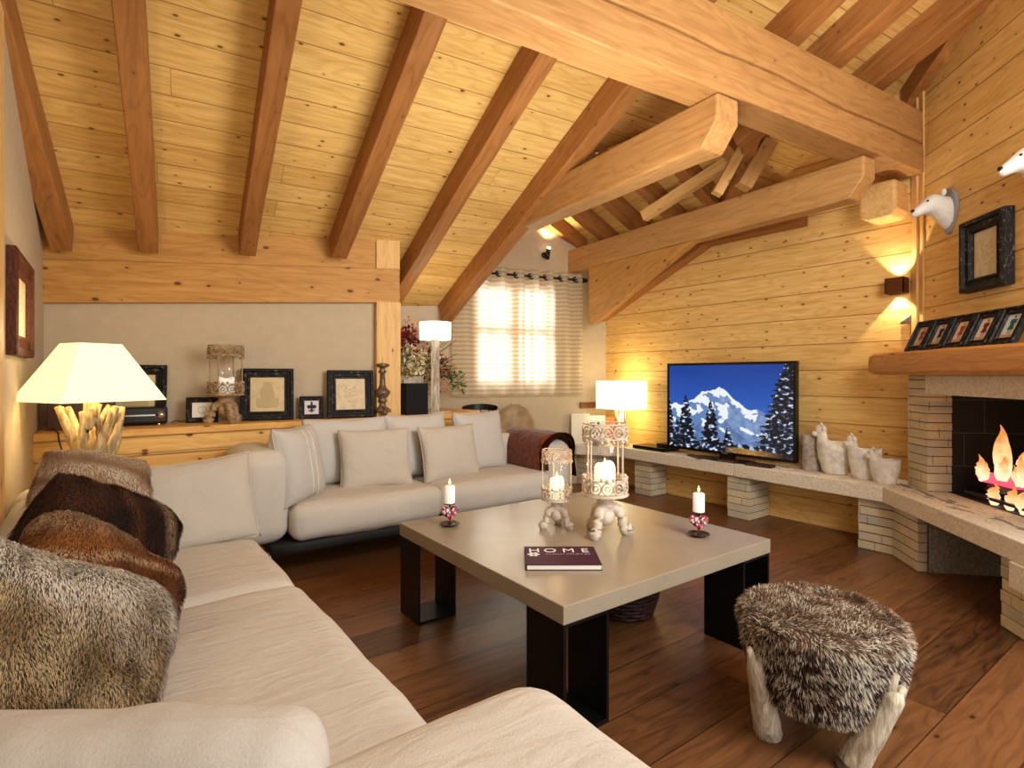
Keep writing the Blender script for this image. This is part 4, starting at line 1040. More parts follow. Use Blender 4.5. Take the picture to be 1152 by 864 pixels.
# heart candle holders
def heart(label, loc, rz):
    r = thing('candle_holder', label, 'candle holder', loc, rz, group='heart candle holders')
    MB().lathe([(0, 0.004), (0.038, 0.006), (0.048, 0.012), (0.046, 0.014), (0.03, 0.008), (0.008, 0.010), (0.004, 0.02), (0, 0.022)], 28).build('dish', M['darkwood'], r, smooth=True)
    mb = MB(); vs = []; fs = []; nk = 36
    lay = [(0.0, 0.0165), (0.75, 0.0155), (0.95, 0.009), (1.0, 0.0), (0.95, -0.009), (0.75, -0.0155), (0.0, -0.0165)]
    for (s, y) in lay:
        for k in range(nk):
            t = 2 * PI * k / nk; hx = 16 * math.sin(t) ** 3; hz = 13 * math.cos(t) - 5 * math.cos(2 * t) - 2 * math.cos(3 * t) - math.cos(4 * t)
            vs.append(Vector((hx / 16 * 0.043 * s, y, 0.064 + hz / 17 * 0.042 * s)))
    for i in range(len(lay) - 1):
        for k in range(nk):
            k2 = (k + 1) % nk; fs.append((i * nk + k, i * nk + k2, (i + 1) * nk + k2, (i + 1) * nk + k))
    mb.add(vs, fs); mb.build('glass_heart', M['mosaic'], r, smooth=True)
    MB().lathe([(0.004, 0.088), (0.004, 0.1), (0.027, 0.104), (0.027, 0.108), (0, 0.108)], 20).build('cup', M['steel'], r, smooth=True)
    c = thing('candle', 'white lit candle on the heart holder at ' + label.split(' at ')[1], 'candle', (loc[0], loc[1], loc[2] + 0.108), group='small white candles')
    MB().lathe([(0, 0), (0.0245, 0), (0.025, 0.004), (0.025, 0.080), (0.021, 0.084), (0, 0.081)], 24).build('wax', M['candle'], c, smooth=True)
    MB().tube([(0, 0, 0.08), (0.001, 0, 0.094)], 0.0012, 6).build('wick', M['black'], c)
    MB().lathe([(0, 0.088), (0.005, 0.094), (0.0055, 0.100), (0.003, 0.110), (0, 0.118)], 10).build('flame', M['flame'], c, smooth=True)
heart('red mosaic glass heart candle holder at the left corner of the coffee table', (1.304, 2.30, TT), R(-15))
heart('red mosaic glass heart candle holder at the right corner of the coffee table', (2.12, 1.50, TT), R(-40))

# filigree lanterns
def lantern(label, loc, S, W, mat, rz, clabel, lit=True, glass=True):
    """S total height, W body width"""
    r = thing('candle_lantern', label, 'lantern', loc, rz, group='ornate candle lanterns'); Rb = W / 2
    zb = S * 0.37                      # top of pedestal
    for k in range(3):
        a = 2 * PI * k / 3 + 0.5; c = Vector((math.cos(a), math.sin(a), 0)); mb = MB()
        prof = [(0.10, 0.62), (0.34, 0.66), (0.62, 0.60), (0.78, 0.42), (0.80, 0.24), (0.92, 0.10), (1.06, 0.07), (1.12, 0.16), (1.02, 0.20)]
        pts = [c * (Rb * q[0]) + Vector((0, 0, zb * q[1])) for q in prof]
        # smooth
        sp = []
        for i in range(len(pts) - 1):
            for j in range(3): sp.append(pts[i].lerp(pts[i + 1], j / 3))
        sp.append(pts[-1]); n = len(sp)
        mb.tube(sp, [Rb * (0.30 - 0.08 * math.sin(PI * i / n)) * (1.0 if i < n - 3 else 0.75) for i in range(n)], 8)
        mb.sphere(tuple(c * Rb * 0.98 + Vector((0, 0, zb * 0.1))), Rb * 0.16, 8, 6)
        mb.build('foot', M[mat], r, smooth=True)
    MB().lathe([(0, zb * 0.22), (Rb * 0.26, zb * 0.24), (Rb * 0.44, zb * 0.38), (Rb * 0.46, zb * 0.55), (Rb * 0.32, zb * 0.66), (Rb * 0.44, zb * 0.69), (Rb * 0.44, zb * 0.75), (Rb * 0.34, zb * 0.78),
                (Rb * 0.42, zb * 0.88), (Rb * 0.85, zb * 0.95), (Rb * 1.08, zb * 0.97), (Rb * 1.10, zb), (0, zb)], 30).build('pedestal', M[mat], r, smooth=True)
    H = S - zb; bh = H * 0.23
    for (z0, nm) in ((zb, 'lower_band'), (zb + H - bh, 'upper_band')):
        mb = MB(); n = 12
        for zz in ((z0 + 0.003, z0 + bh * 0.94) if nm == 'lower_band' else (z0 + bh * 0.1, z0 + bh)):
            mb.tube([Vector((Rb * math.cos(2 * PI * i / 32), Rb * math.sin(2 * PI * i / 32), zz)) for i in range(32)], 0.0028 * S / 0.4, 6, True)
        rr = PI * Rb / n * 0.95
        for k in range(n):
            a = 2 * PI * k / n; c = Vector((math.cos(a), math.sin(a), 0)); tt_ = Vector((-math.sin(a), math.cos(a), 0))
            o_ = c * Rb + Vector((0, 0, z0 + bh * 0.5))
            mb.tube([o_ + tt_ * (rr * math.cos(2 * PI * i / 12)) + Vector((0, 0, bh * 0.36 * math.sin(2 * PI * i / 12))) for i in range(12)], 0.0034 * S / 0.4, 5, True)
            mb.tube([o_ + tt_ * (rr * 0.45 * math.cos(2 * PI * i / 8)) + Vector((0, 0, bh * 0.15 * math.sin(2 * PI * i / 8))) for i in range(8)], 0.003 * S / 0.4, 5, True)
            o2 = c.lerp(c, 1) * Rb; a2 = a + PI / n; c2 = Vector((math.cos(a2), math.sin(a2), 0)) * Rb
            zz = z0 + bh * (1.06 if nm == 'lower_band' else -0.06)
            mb.sphere((c2.x, c2.y, zz), Rb * 0.085, 6, 5)
            if k % 2 == 0: mb.sphere((o2.x, o2.y, z0 + bh * (0.98 if nm == 'lower_band' else 0.02)), Rb * 0.11, 6, 5)
        mb.build(nm, M[mat], r, smooth=True)
    for k in range(4):
        a = PI / 4 + k * PI / 2
        MB().tube([(Rb * math.cos(a), Rb * math.sin(a), zb), (Rb * math.cos(a), Rb * math.sin(a), S - 0.004)], 0.0032 * S / 0.4, 6).build('post', M[mat], r)
    MB().lathe([(Rb * 0.9, zb + 0.004), (Rb * 0.9, S - H * 0.05)], 30).build('glass', M['glass'], r, smooth=True)
    c = thing('candle', clabel, 'candle', (loc[0], loc[1], loc[2] + zb + 0.001), group=None)
    ch = H * (0.42 if lit else 0.34); cr = Rb * 0.48
    mb = MB(); mb.lathe([(0, 0), (cr, 0), (cr, ch * 0.93), (cr * 0.9, ch), (cr * 0.7, ch * 0.97), (0, ch * 0.9)], 24, rimf=lambda a, rr_, z: z * (1 + 0.08 * math.sin(a * 2 + 1)) if z > ch * 0.8 else z)
    mb.build('wax', M['candle_lit'] if lit else M['candle'], c, smooth=True)
    if lit:
        MB().lathe([(0, ch * 0.95), (0.006, ch * 0.95 + 0.008), (0.004, ch * 0.95 + 0.022), (0, ch * 0.95 + 0.034)], 10).build('flame', M['flame'], c, smooth=True)
        add_light('candlelight', 'POINT', (loc[0], loc[1], loc[2] + zb + ch + 0.045), 0.35, (1.0, 0.6, 0.25), 0.012)
lantern('smaller chalky white filigree lantern on scroll feet on the coffee table', (1.70, 1.98, TT), 0.365, 0.138, 'white_iron', 0.3, 'glowing cream candle inside the smaller white lantern')
lantern('taller chalky white filigree lantern on scroll feet on the coffee table', (1.80, 1.765, TT), 0.50, 0.195, 'white_iron', 0.9, 'glowing cream candle inside the taller white lantern')
lantern('worn beige filigree lantern standing on the shelf before the black frames', (0.60, 3.98, 0.84), 0.50, 0.205, 'rust_iron', 0.2, 'short unlit candle inside the beige lantern on the shelf', lit=False)

# basket under the table
bs = thing('wicker_basket', 'dark wicker basket on the floor under the coffee table', 'basket', (2.02, 1.85, 0))
mb = MB()
for k in range(9):
    z = 0.015 + k * 0.019; rr = 0.13 + 0.035 * math.sin(k / 8 * 1.6)
    mb.tube([Vector((rr * math.cos(2 * PI * i / 40), rr * math.sin(2 * PI * i / 40), z + 0.004 * math.cos(i * PI / 2 + k * PI))) for i in range(40)], 0.0105, 6, True)
mb.build('weave', M['wicker'], bs, smooth=True)
mb = MB(); mb.lathe([(0, 0.006), (0.125, 0.006), (0.14, 0.01)], 24); mb.build('basket_bottom', M['wicker'], bs)
MB().tube([Vector((0.165 * math.cos(2 * PI * i / 40), 0.165 * math.sin(2 * PI * i / 40), 0.185)) for i in range(40)], 0.014, 8, True).build('rim', M['wicker'], bs, smooth=True)

# ------------------------------------------------------------------ fur stool
st = thing('fur_stool', 'round stool covered in shaggy dark and cream fur on bleached log legs', 'stool', (1.82, 0.845, 0))
body = MB(); prof = [(0, 0.135), (0.14, 0.135), (0.178, 0.155), (0.205, 0.22), (0.222, 0.30), (0.232, 0.36), (0.228, 0.385), (0.20, 0.405), (0.12, 0.414), (0, 0.416)]
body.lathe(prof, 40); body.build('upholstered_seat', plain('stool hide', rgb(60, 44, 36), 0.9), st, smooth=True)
def col_stool(p, r):
    k = r.random() + 0.5 * nz3(p, 45, 7); a = nz3(p, 9, 2)
    c = l3(250, 236, 214) if k < 0.30 + 0.4 * a else (l3(100, 58, 40) if k < 0.58 else l3(20, 13, 12))
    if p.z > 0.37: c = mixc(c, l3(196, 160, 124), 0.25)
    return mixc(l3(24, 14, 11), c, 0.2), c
f = fur(body, 80000, 0.024, col_stool, 31, comb=(0.35, -0.1, -0.7), combk=0.9, width=0.0011, jit=0.55); f.build('fur', M['furcol'], st)
for k, (dx, dy, fx, fy, top, r0, r1) in enumerate(((-0.155, 0.15, -0.125, 0.105, 0.27, 0.028, 0.041), (-0.03, -0.215, -0.062, -0.13, 0.25, 0.030, 0.048), (0.19, 0.07, 0.14, 0.05, 0.25, 0.03, 0.043))):
    pass
legs = [((-0.215, 0.085, 0.275), (-0.120, 0.100, 0.0)), ((-0.055, -0.232, 0.275), (-0.075, -0.125, 0.0)), ((0.20, 0.14, 0.26), (0.11, 0.09, 0.0))]
for k, (a, b) in enumerate(legs):
    a, b = Vector(a), Vector(b); mb = MB(); n = 14; b = b + Vector((0, 0, 0.004))
    pts = [b.lerp(a, i / n) + noise.noise_vector(Vector((i * .35, k * 3, 2))) * 0.004 for i in range(n + 1)]; pts[0] = b
    mb.tube(pts, [0.043 - 0.012 * i / n - (0.010 if i == n else 0) + 0.002 * noise.noise(Vector((i * .8, k, 4))) for i in range(n + 1)], 12)
    # forked tip
    t0 = pts[-1]; d = (a - b).normalized(); side = d.cross(Vector((0.7, 0.7, 0))).normalized()
    for sg in (-1, 1):
        mb.tube([t0 - d * 0.04 + side * 0.010 * sg, t0 + side * 0.013 * sg, t0 + d * (0.03 + 0.014 * sg) + side * 0.016 * sg], [0.019, 0.015, 0.009], 9)
    mb.build('leg', M['birch'], st, smooth=True)

# ------------------------------------------------------------------ television
TX = 4.15
tv = thing('television', 'wide black flat-screen television showing a snowy peak, standing on the stone bench', 'television', (TX, 2.675, 0)); tv.rotation_euler = (0, 0, R(-90))
# local x runs toward -Y (right in view), local y = +X (away)
TVW, TZ0, TZ1 = 1.18, 0.487, 1.257
mb = MB(); mb.box((-TVW / 2, 0.0, TZ0), (TVW / 2, 0.035, TZ1)); mb.box((-0.4, 0.035, TZ0 + 0.1), (0.4, 0.075, TZ1 - 0.18)); mb.build('casing', M['black'], tv, bevel=0.004)
bz = 0.022
frame_ring(TVW, TZ1 - TZ0, [(0, 0), (0, -0.012), (bz, -0.012), (bz, 0)]).build('bezel', M['black'], tv, loc=(0, 0, (TZ0 + TZ1) / 2))
sw, shh = TVW - 2 * bz, TZ1 - TZ0 - 2 * bz
def fbm(x, y, s=0.0, o=4):
    a = 0; k = 1.0; f = 1.0
    for _ in range(o): a += k * noise.noise(Vector((x * f, y * f, s))); k *= 0.5; f *= 2.1
    return a
ridge_pts = [(0, .50), (.06, .54), (.12, .52), (.18, .56), (.24, .60), (.30, .68), (.36, .70), (.42, .71), (.455, .75), (.50, .705), (.56, .62), (.62, .555), (.68, .50), (.75, .50), (.85, .44), (1, .4)]
def interp(P, x):
    for (x0, y0), (x1, y1) in zip(P, P[1:]):
        if x <= x1: return y0 + (y1 - y0) * (x - x0) / (x1 - x0)
    return P[-1][1]
trees = [(0.00, 0.60, 0.07), (0.155, 0.645, 0.105), (0.375, 0.585, 0.10), (0.07, 0.36, 0.05), (0.52, 0.30, 0.06), (0.97, 1.05, 0.25)]
def tv_col(u, v):
    sky = mixc(l3(40, 96, 190), l3(16, 62, 150), min(1, max(0, (v - .4) * 1.8)))
    rd = interp(ridge_pts, u) + 0.018 * fbm(u * 16, 3.3)
    c = sky
    if v < rd:
        n = fbm(u * 9 + v * 5, v * 7 - u * 4, 2); dd = (rd - v)
        c = l3(236, 242, 250) if n + 0.25 > dd * 1.6 - 0.1 * math.sin(u * 60 + v * 20) else l3(98, 132, 186)
        if u > 0.45 and n < 0.15 and dd > 0.04: c = mixc(l3(70, 104, 164), l3(150, 176, 214), 0.5 + 0.5 * fbm(u * 20, v * 14, 5))
        if dd > 0.35 and n < 0.1: c = mixc(c, l3(60, 80, 120), 0.5)
    if v < 0.10 + 0.06 * fbm(u * 7, 0, 8): c = l3(14, 20, 30) if fbm(u * 22, v * 22, 1) < 0.25 else l3(170, 190, 220)
    for (tx, top, wd) in trees:
        if v < top:
            h = (top - v); hw = wd * (h / top) ** 0.75 * (0.72 + 0.28 * abs(math.sin(v * 55 + tx * 9))) * (1 + 0.3 * fbm(u * 30, v * 30, tx))
            if abs(u - tx) < hw:
                k = fbm(u * 26, v * 34, 4.0 + tx)
                c = l3(12, 18, 28) if k < 0.18 else (l3(70, 86, 120) if k < 0.42 else l3(214, 224, 240))
    if u > 0.5 and v < 0.055 + 0.02 * fbm(u * 6, 1, 1): c = mixc(c, mixc(l3(190, 136, 54), l3(40, 26, 16), min(1, abs(u - .68) * 4)), 0.8)
    return c
art(sw, shh, 300, 190, tv_col, y=-0.006).build('screen', M['screen'], tv, loc=(0, 0, (TZ0 + TZ1) / 2))
mb = MB(); mb.box((-0.06, 0.0, BT + 0.015), (0.06, 0.05, TZ0 + 0.1)); mb.build('neck', M['black'], tv)
mb = MB(); mb.lathe([(0, BT), (0.30, BT), (0.30, BT + 0.006), (0.05, BT + 0.018), (0, BT + 0.018)], 36, sx=1.0, sy=0.38); mb.build('stand_base', M['black'], tv, smooth=True)
MB().box((-0.03, -0.0135, TZ0 + 0.008), (0.03, -0.0125, TZ0 + 0.014)).build('badge', M['chrome'], tv)

def slimbox(name, label, cat, loc, rz, w, d, h, mat='black', extra=None, group=None):
    r = thing(name, label, cat, loc, rz, group=group)
    MB().box((-w / 2, -d / 2, 0.004), (w / 2, d / 2, h)).build('case', M[mat], r, bevel=0.002)
    MB().box((-w / 2 * 0.95, -d / 2 - 0.001, h * 0.35), (w / 2 * 0.95, -d / 2, h * 0.42)).build('front_line', M['chrome'], r)
    mb = MB()
    for sx in (-1, 1):
        for sy in (-1, 1): mb.box((sx * w * .42 - .01, sy * d * .4 - .01, 0), (sx * w * .42 + .01, sy * d * .4 + .01, .004))
    mb.build('foot', M['matblack'], r)
    return r
slimbox('media_player', 'wide flat black player on the bench left of the television', 'media player', (4.20, 3.45, BT), R(-90), 0.38, 0.22, 0.036)
slimbox('set_top_box', 'small black box stacked on the flat black player', 'media player', (4.24, 3.33, BT + 0.036), R(-90), 0.18, 0.13, 0.03)
rc = thing('remote_control', 'black remote lying on the bench in front of the television foot', 'remote control', (4.07, 2.92, BT), R(65))
MB().box((-0.10, -0.02, 0), (0.10, 0.02, 0.018)).build('body', M['redwood'], rc, bevel=0.005)
mb = MB()
for i in range(8):
    for j in range(2): mb.box((-0.08 + i * 0.02, -0.012 + j * 0.014, 0.018), (-0.07 + i * 0.02, -0.002 + j * 0.014, 0.0205))
mb.build('buttons', M['matblack'], rc)
for k, (y, lb, w) in enumerate(((2.60, 'left of the television foot', 0.16), (2.33, 'right of the television foot', 0.2))):
    r = thing('video_case', 'dark red flat case lying under the television, ' + lb, 'case', (4.07, y, BT), R(-86))
    MB().box((-w / 2, -0.035, 0), (w / 2, 0.05, 0.02)).build('case', M['redwood'], r, bevel=0.002)
    MB().box((-w / 2 + .01, -0.0355, 0.006), (w / 2 - .01, -0.035, 0.014)).build('label_strip', M['chrome'], r)
cb = MB(); cb.tube([(4.10 + 0.02 * math.sin(i * 1.3), 2.22 - 0.012 * i, BT + 0.006 + 0.004 * math.sin(i * 2.1)) for i in range(14)], 0.004, 6)
tag(cb.build('cable', M['ceramic'], smooth=True), 'short pale cable coiled on the bench below the right corner of the television', 'cable')

# ------------------------------------------------------------------ planters on the bench
def blob(c, r, mat=None): return (c, r)
def planter(label, loc, r0, r1, h, hh, rz, mat='ceramic', seed=0):
    """tub swelling upward; the left side (local -x) rises into an animal head"""
    r = thing('animal_planter', label, 'planter', loc, rz, group='whitewashed animal planters'); mb = MB()
    def rim(a, rr, z):
        if z < h * 0.5: return z
        k = max(0, -math.cos(a)); kk = max(0, math.cos(a))
        return z * (1 + (0.42 * k ** 2 + 0.10 * kk ** 3) * (z / h - 0.5) * 2 * (hh / h - 1) * 1.4)
    prof = [(0, 0), (r0 * 0.92, 0), (r0, 0.008), (r0 * 1.06, h * 0.15), (r1 * 0.97, h * 0.5), (r1 * 1.03, h * 0.75), (r1, h), (r1 * 0.88, h), (r1 * 0.85, h * 0.72), (r1 * 0.8, h * 0.3), (0, h * 0.25)]
    mb.lathe(prof, 36, rimf=rim, sy=0.85)
    mb.v = [tuple(Vector(p) + noise.noise_vector(Vector(p) * 22 + Vector((seed, 0, 0))) * 0.004) for p in mb.v]
    mb.build('tub', M[mat], r, smooth=True)
    hd = MB(); cx = -r1 * 0.78; cz = hh * 0.86; s = r1
    hd.sphere((cx, 0, cz), (s * 0.34, s * 0.31, s * 0.38), 14, 9); hd.sphere((cx - s * 0.28, 0, cz - s * 0.24), (s * 0.26, s * 0.22, s * 0.20), 12, 8)
    hd.tube([(cx + s * 0.02, 0, cz), (cx + s * 0.15, 0, h * 0.9), (cx + s * 0.1, 0, h * 0.6)], [s * 0.27, s * 0.33, s * 0.25], 12)
    hd.build('head', M[mat], r, smooth=True)
    for sg in (-1, 1):
        e = MB(); e.tube([(cx + s * 0.05, sg * s * 0.16, cz + s * 0.22), (cx + s * 0.04, sg * s * 0.26, cz + s * 0.42), (cx - s * 0.02, sg * s * 0.28, cz + s * 0.52)], [s * 0.10, s * 0.07, s * 0.02], 8)
        e.build('horn', M[mat], r, smooth=True)
        e = MB(); e.sphere((cx + s * 0.1, sg * s * 0.34, cz + s * 0.12), (s * 0.08, s * 0.20, s * 0.10), 8, 6); e.build('ear', M[mat], r, smooth=True)
        e = MB(); e.sphere((cx - s * 0.2, sg * s * 0.16, cz + s * 0.02), s * 0.045, 8, 6); e.build('eye', M['matblack'], r, smooth=True)
    e = MB(); e.tube([(r1 * 0.8, 0, h * 0.95), (r1 * 0.98, 0, h * 1.05), (r1 * 0.95, 0, h * 0.85)], [s * 0.08, s * 0.1, s * 0.05], 8); e.build('tail', M[mat], r, smooth=True)
rz = R(-62)
b = thing('bark_pot', 'plain grey cylindrical bark pot beside the right edge of the television', 'pot', (4.23, 2.02, BT))
mb = MB(); mb.lathe([(0, 0), (0.062, 0), (0.064, 0.01), (0.062, 0.12), (0.066, 0.262), (0.054, 0.262), (0.052, 0.05), (0, 0.04)], 40)
mb.v = [(tuple(Vector(p) * (1 + 0.02 * noise.noise(Vector((p[0] * 60, p[1] * 60, p[2] * 6))))) if p[2] > 0.02 else p) for p in mb.v]
mb.build('pot_wall', M['grey_bark'], b, smooth=True)
planter('tallest whitewashed goat-headed planter next to the grey bark pot', (4.215, 1.845, BT), 0.076, 0.112, 0.225, 0.36, rz, seed=1)
planter('middle-sized whitewashed goat-headed planter on the bench', (4.175, 1.635, BT), 0.070, 0.098, 0.20, 0.30, rz, seed=5)
planter('smallest whitewashed goat-headed planter beside the brick jamb of the fireplace', (4.10, 1.485, BT), 0.062, 0.084, 0.155, 0.225, rz, seed=9)

# ------------------------------------------------------------------ picture frames
PAP = l3(226, 206, 162)
def ghost(u, v):      # faint bust shadow on old paper
    c = mixc(PAP, l3(206, 182, 136), 0.5 + 0.5 * fbm(u * 5, v * 5, 3))
    m = 0.14 + 0.16 * math.sin(min(1, max(0, (0.85 - v))) * 3.0)
    if 0.12 < v < 0.85 and abs(u - 0.5) < m * (1.1 if v < 0.4 else 0.75): c = mixc(c, l3(168, 148, 110), 0.55)
    return c
def plainp(u, v): return mixc(l3(232, 214, 180), l3(206, 186, 150), 0.5 + 0.5 * fbm(u * 6, v * 6, 9)) if not (abs(u - .5) < .2 and abs(v - .5) < .3 and fbm(u * 18, v * 18, 2) > .25) else l3(188, 170, 140)
def sketch(u, v):
    d = math.hypot((u - .5) * 1.1, v - .5); return l3(206, 190, 170) if abs(d - 0.22) < 0.03 or (abs(u - .5) < .03 and .35 < v < .65) else l3(240, 234, 222)
def crest(u, v):
    x = abs(u - .5); m = (x < .08 and .15 < v < .9) or (math.hypot(x - .17, v - .55) < .14) or (v < .35 and v > .2 and x < .22 and fbm(u * 20, v * 20, 1) > -.2)
    return l3(36, 40, 70) if m else l3(222, 214, 216)
def figure(coat, bgc, hat):
    def f(u, v):
        x = u - .5
        if .78 < v < .86 and abs(x) < .06: return l3(206, 160, 130)
        if .86 <= v < .93 and abs(x) < .07: return hat
        if .36 < v < .78 and abs(x) < (.20 if v > .6 else .12 + (.6 - v) * .35): return coat
        if .2 < v <= .36 and .03 < abs(x) < .11: return l3(60, 40, 50)
        if v < .16: return l3(196, 150, 120)
        return bgc
    return f
def picture(label, mw, w, h, fw, dp, fn, mat='frame', name='picture_frame', group=None, easel=False, n=(26, 32), inner=0.35):
    """frame facing local -Y, resting bottom centre at local origin, w x h outer"""
    r = thing(name, label, 'picture frame', group=group); r.matrix_world = mw
    prof = [(0, 0), (0, -dp * 0.85), (fw * 0.10, -dp), (fw * 0.34, -dp), (fw * 0.42, -dp * 0.66), (fw * 0.70, -dp * 0.60), (fw * 0.78, -dp * 0.76), (fw * 0.9, -dp * 0.76), (fw, -dp * 0.4), (fw, 0)]
    o = frame_ring(w, h, prof).build('moulding', M[mat], r, loc=(0, 0, h / 2))
    art(w - 2 * fw + 0.004, h - 2 * fw + 0.004, n[0], n[1], fn, y=-dp * 0.3).build('print', M['vcol'], r, loc=(0, 0, h / 2))
    MB().box((-w / 2 + 0.004, -dp * 0.25, 0.004), (w / 2 - 0.004, -0.0, h - 0.004)).build('backing', M['matblack'], r)
    if easel: MB().box((-0.02, 0, 0.0), (0.02, 0.05, h * 0.5)).build('easel', M['matblack'], r)
    return r
def leaning(x, y, z, rz, tilt): return Matrix.Translation((x, y, z)) @ Matrix.Rotation(rz, 4, 'Z') @ Matrix.Rotation(R(-tilt), 4, 'X')
kn = math.atan2(WD.y, WD.x)
def onshelf(x, off, tilt, rz=kn):     # a point off metres before the knee wall
    s = (x - KN0.x) / WD.x; p = KN0 + WD * s - Vector((-WD.y, WD.x, 0)) * off; return leaning(p.x, p.y, 0.84, rz, tilt)
picture('big black frame with yellowed print behind the black radio on the shelf', onshelf(0.135, 0.075, 8), 0.34, 0.375, 0.062, 0.035, ghost)
picture('small black frame with a sketch, left behind the beige lantern', onshelf(0.505, 0.12, 8), 0.185, 0.165, 0.034, 0.022, sketch, n=(30, 30))
picture('big black frame with a shadowy bust print, right behind the beige lantern', onshelf(0.885, 0.085, 8), 0.335, 0.355, 0.060, 0.035, ghost)
picture('tiny black frame with a dark crest between the two big frames', onshelf(1.165, 0.065, 7), 0.16, 0.16, 0.032, 0.02, crest, n=(36, 36))
picture('big black frame with a pale print beside the light post', onshelf(1.425, 0.09, 8), 0.325, 0.345, 0.060, 0.035, plainp)
# left wall frame, deep
picture('brown and black deep frame hanging on the left plaster wall', Matrix.Translation((-0.334, 3.19, 1.23)) @ Matrix.Rotation(R(90), 4, 'Z'), 0.58, 0.43, 0.09, 0.036, plainp, 'frame_brown')
# chimney frame
picture('black frame with pale print hanging on the chimney boards below the bear heads', Matrix.Translation(chp(0.725, 0.004, 1.615)) @ Matrix.Rotation(R(-135), 4, 'Z'), 0.355, 0.40, 0.075, 0.055, plainp)
cols = [(l3(140, 50, 50), l3(214, 180, 150), l3(60, 30, 30)), (l3(34, 36, 40), l3(206, 190, 176), l3(90, 30, 30)), (l3(150, 50, 46), l3(220, 190, 160), l3(120, 80, 40)),
        (l3(110, 20, 30), l3(222, 206, 190), l3(40, 20, 20)), (l3(30, 90, 84), l3(200, 210, 210), l3(30, 40, 60))]
nm = ['dull red figure, leftmost', 'black figure, second from the left', 'red-coated figure, middle one', 'dark red round figure, second from the right', 'teal figure, rightmost']
for k in range(5):
    t = 0.36 + k * 0.186
    mw = Matrix.Translation(chp(t, 0.185, 1.29)) @ Matrix.Rotation(R(-135), 4, 'Z') @ Matrix.Rotation(R(-24), 4, 'X')
    picture('small black frame on the mantel with a ' + nm[k], mw, 0.172, 0.20, 0.038, 0.026, figure(*cols[k]), group='five small figure frames on the mantel', n=(36, 44))

# ------------------------------------------------------------------ bear heads
def bear(label, t, z, yaw=0):
    r = thing('bear_head', label, 'wall trophy', group='white polar bear heads on the chimney')
    r.matrix_world = CHM @ Matrix.Translation((t, 0, z))
    pl = MB(); pts = []
    for k in range(28):
        a = 2 * PI * k / 28; x = 0.088 * math.sin(a); zz = 0.125 * math.cos(a)
        if zz < 0: x *= (1 + zz / 0.125 * 0.75) ** 0.6 if zz > -0.124 else 0.0; zz *= 1.22
        pts.append((x, zz))
    pl.prism(pts, -0.022, -0.0005, tf=lambda p, y: Vector((p[0], y, p[1]))); pl.build('plaque', M['plaque'], r, bevel=0.003)
    secs = [(-0.02, -0.02, 0.072, 0.098), (-0.045, -0.008, 0.070, 0.088), (-0.07, 0.016, 0.066, 0.074), (-0.095, 0.034, 0.066, 0.062), (-0.120, 0.034, 0.062, 0.056), (-0.142, 0.022, 0.050, 0.047), (-0.165, 0.006, 0.040, 0.038), (-0.188, -0.008, 0.034, 0.033), (-0.203, -0.014, 0.024, 0.025), (-0.210, -0.015, 0.006, 0.008)]
    mb = MB(); vs = []; fs = []; n = 18
    for (y, zz, rx, rz_) in secs:
        for k in range(n):
            a = 2 * PI * k / n; vs.append(Vector((rx * math.cos(a), y, zz + rz_ * math.sin(a))))
    for i in range(len(secs) - 1):
        for k in range(n):
            k2 = (k + 1) % n; fs.append((i * n + k, i * n + k2, (i + 1) * n + k2, (i + 1) * n + k))
    fs.append(tuple(range(n))); fs.append(tuple(reversed([(len(secs) - 1) * n + k for k in range(n)])))
    mb.add(vs, fs); mb.build('head', M['plush'], r, smooth=True, subsurf=1)
    for sg in (-1, 1):
        MB().sphere((sg * 0.050, -0.065, 0.090), (0.020, 0.012, 0.022), 10, 7).build('ear', M['plush'], r, smooth=True)
        MB().sphere((sg * 0.040, -0.145, 0.046), 0.0065, 8, 6).build('eye', M['black'], r, smooth=True)
    MB().sphere((0, -0.206, -0.003), (0.016, 0.011, 0.012), 10, 7).build('nose', M['black'], r, smooth=True)
bear('white polar bear head on a grey plaque at the left edge of the chimney boards', 0.375, 2.15)
bear('white polar bear head cut off by the right edge of the picture', 1.115, 2.135)

# ------------------------------------------------------------------ sconce, spot, ornament
sc = thing('wall_sconce', 'brown metal up-and-down wall light glowing on the pine wall by the chimney', 'lamp', (TVX, 1.49, 1.755)); sc.rotation_euler = (0, 0, R(-90))
mb = MB(); mb.box((-0.055, -0.10, -0.052), (0.055, -0.092, 0.052)); mb.box((-0.055, -0.10, -0.052), (-0.049, 0, 0.052)); mb.box((0.049, -0.10, -0.052), (0.055, 0, 0.052)); mb.box((-0.055, -0.008, -0.052), (0.055, 0, 0.052))
mb.build('housing', M['bronze'], sc)
MB().box((-0.02, -0.06, -0.015), (0.02, -0.03, 0.015)).build('bulb', emis('sconce bulb', (1, 0.8, 0.5, 1), 8), sc)
for sg in (1, -1):
    add_light('sconce_light', 'SPOT', (TVX - 0.05, 1.49, 1.755 + sg * 0.03), 14, (1.0, 0.82, 0.55), 0.012, target=(TVX - 0.05, 1.49, 1.755 + sg * 1.0), spot=82, blend=0.15)
orn = thing('wall_ornament', 'tiny grey shell-like ornament on the pine wall under the brown wall light', 'ornament', (TVX, 1.43, 1.50)); orn.rotation_euler = (0, 0, R(-90))
mb = MB()
for k in range(6):
    mb.tube([(-0.05 + 0.01 * k, -0.012, 0.0), (-0.02 + 0.012 * k, -0.016, 0.03 + 0.01 * k), (0.02 + 0.003 * k, -0.01, 0.045 + 0.012 * k)], [0.009, 0.008, 0.003], 7)
mb.build('shell', M['grey_bark'], orn, smooth=True)
sp = thing('spotlight', 'small black ceiling-height spotlight on the wall above the curtain', 'lamp'); pW = Vector((3.62, 4.42, 2.39)); sp.matrix_world = frame_mat(pW, WD)
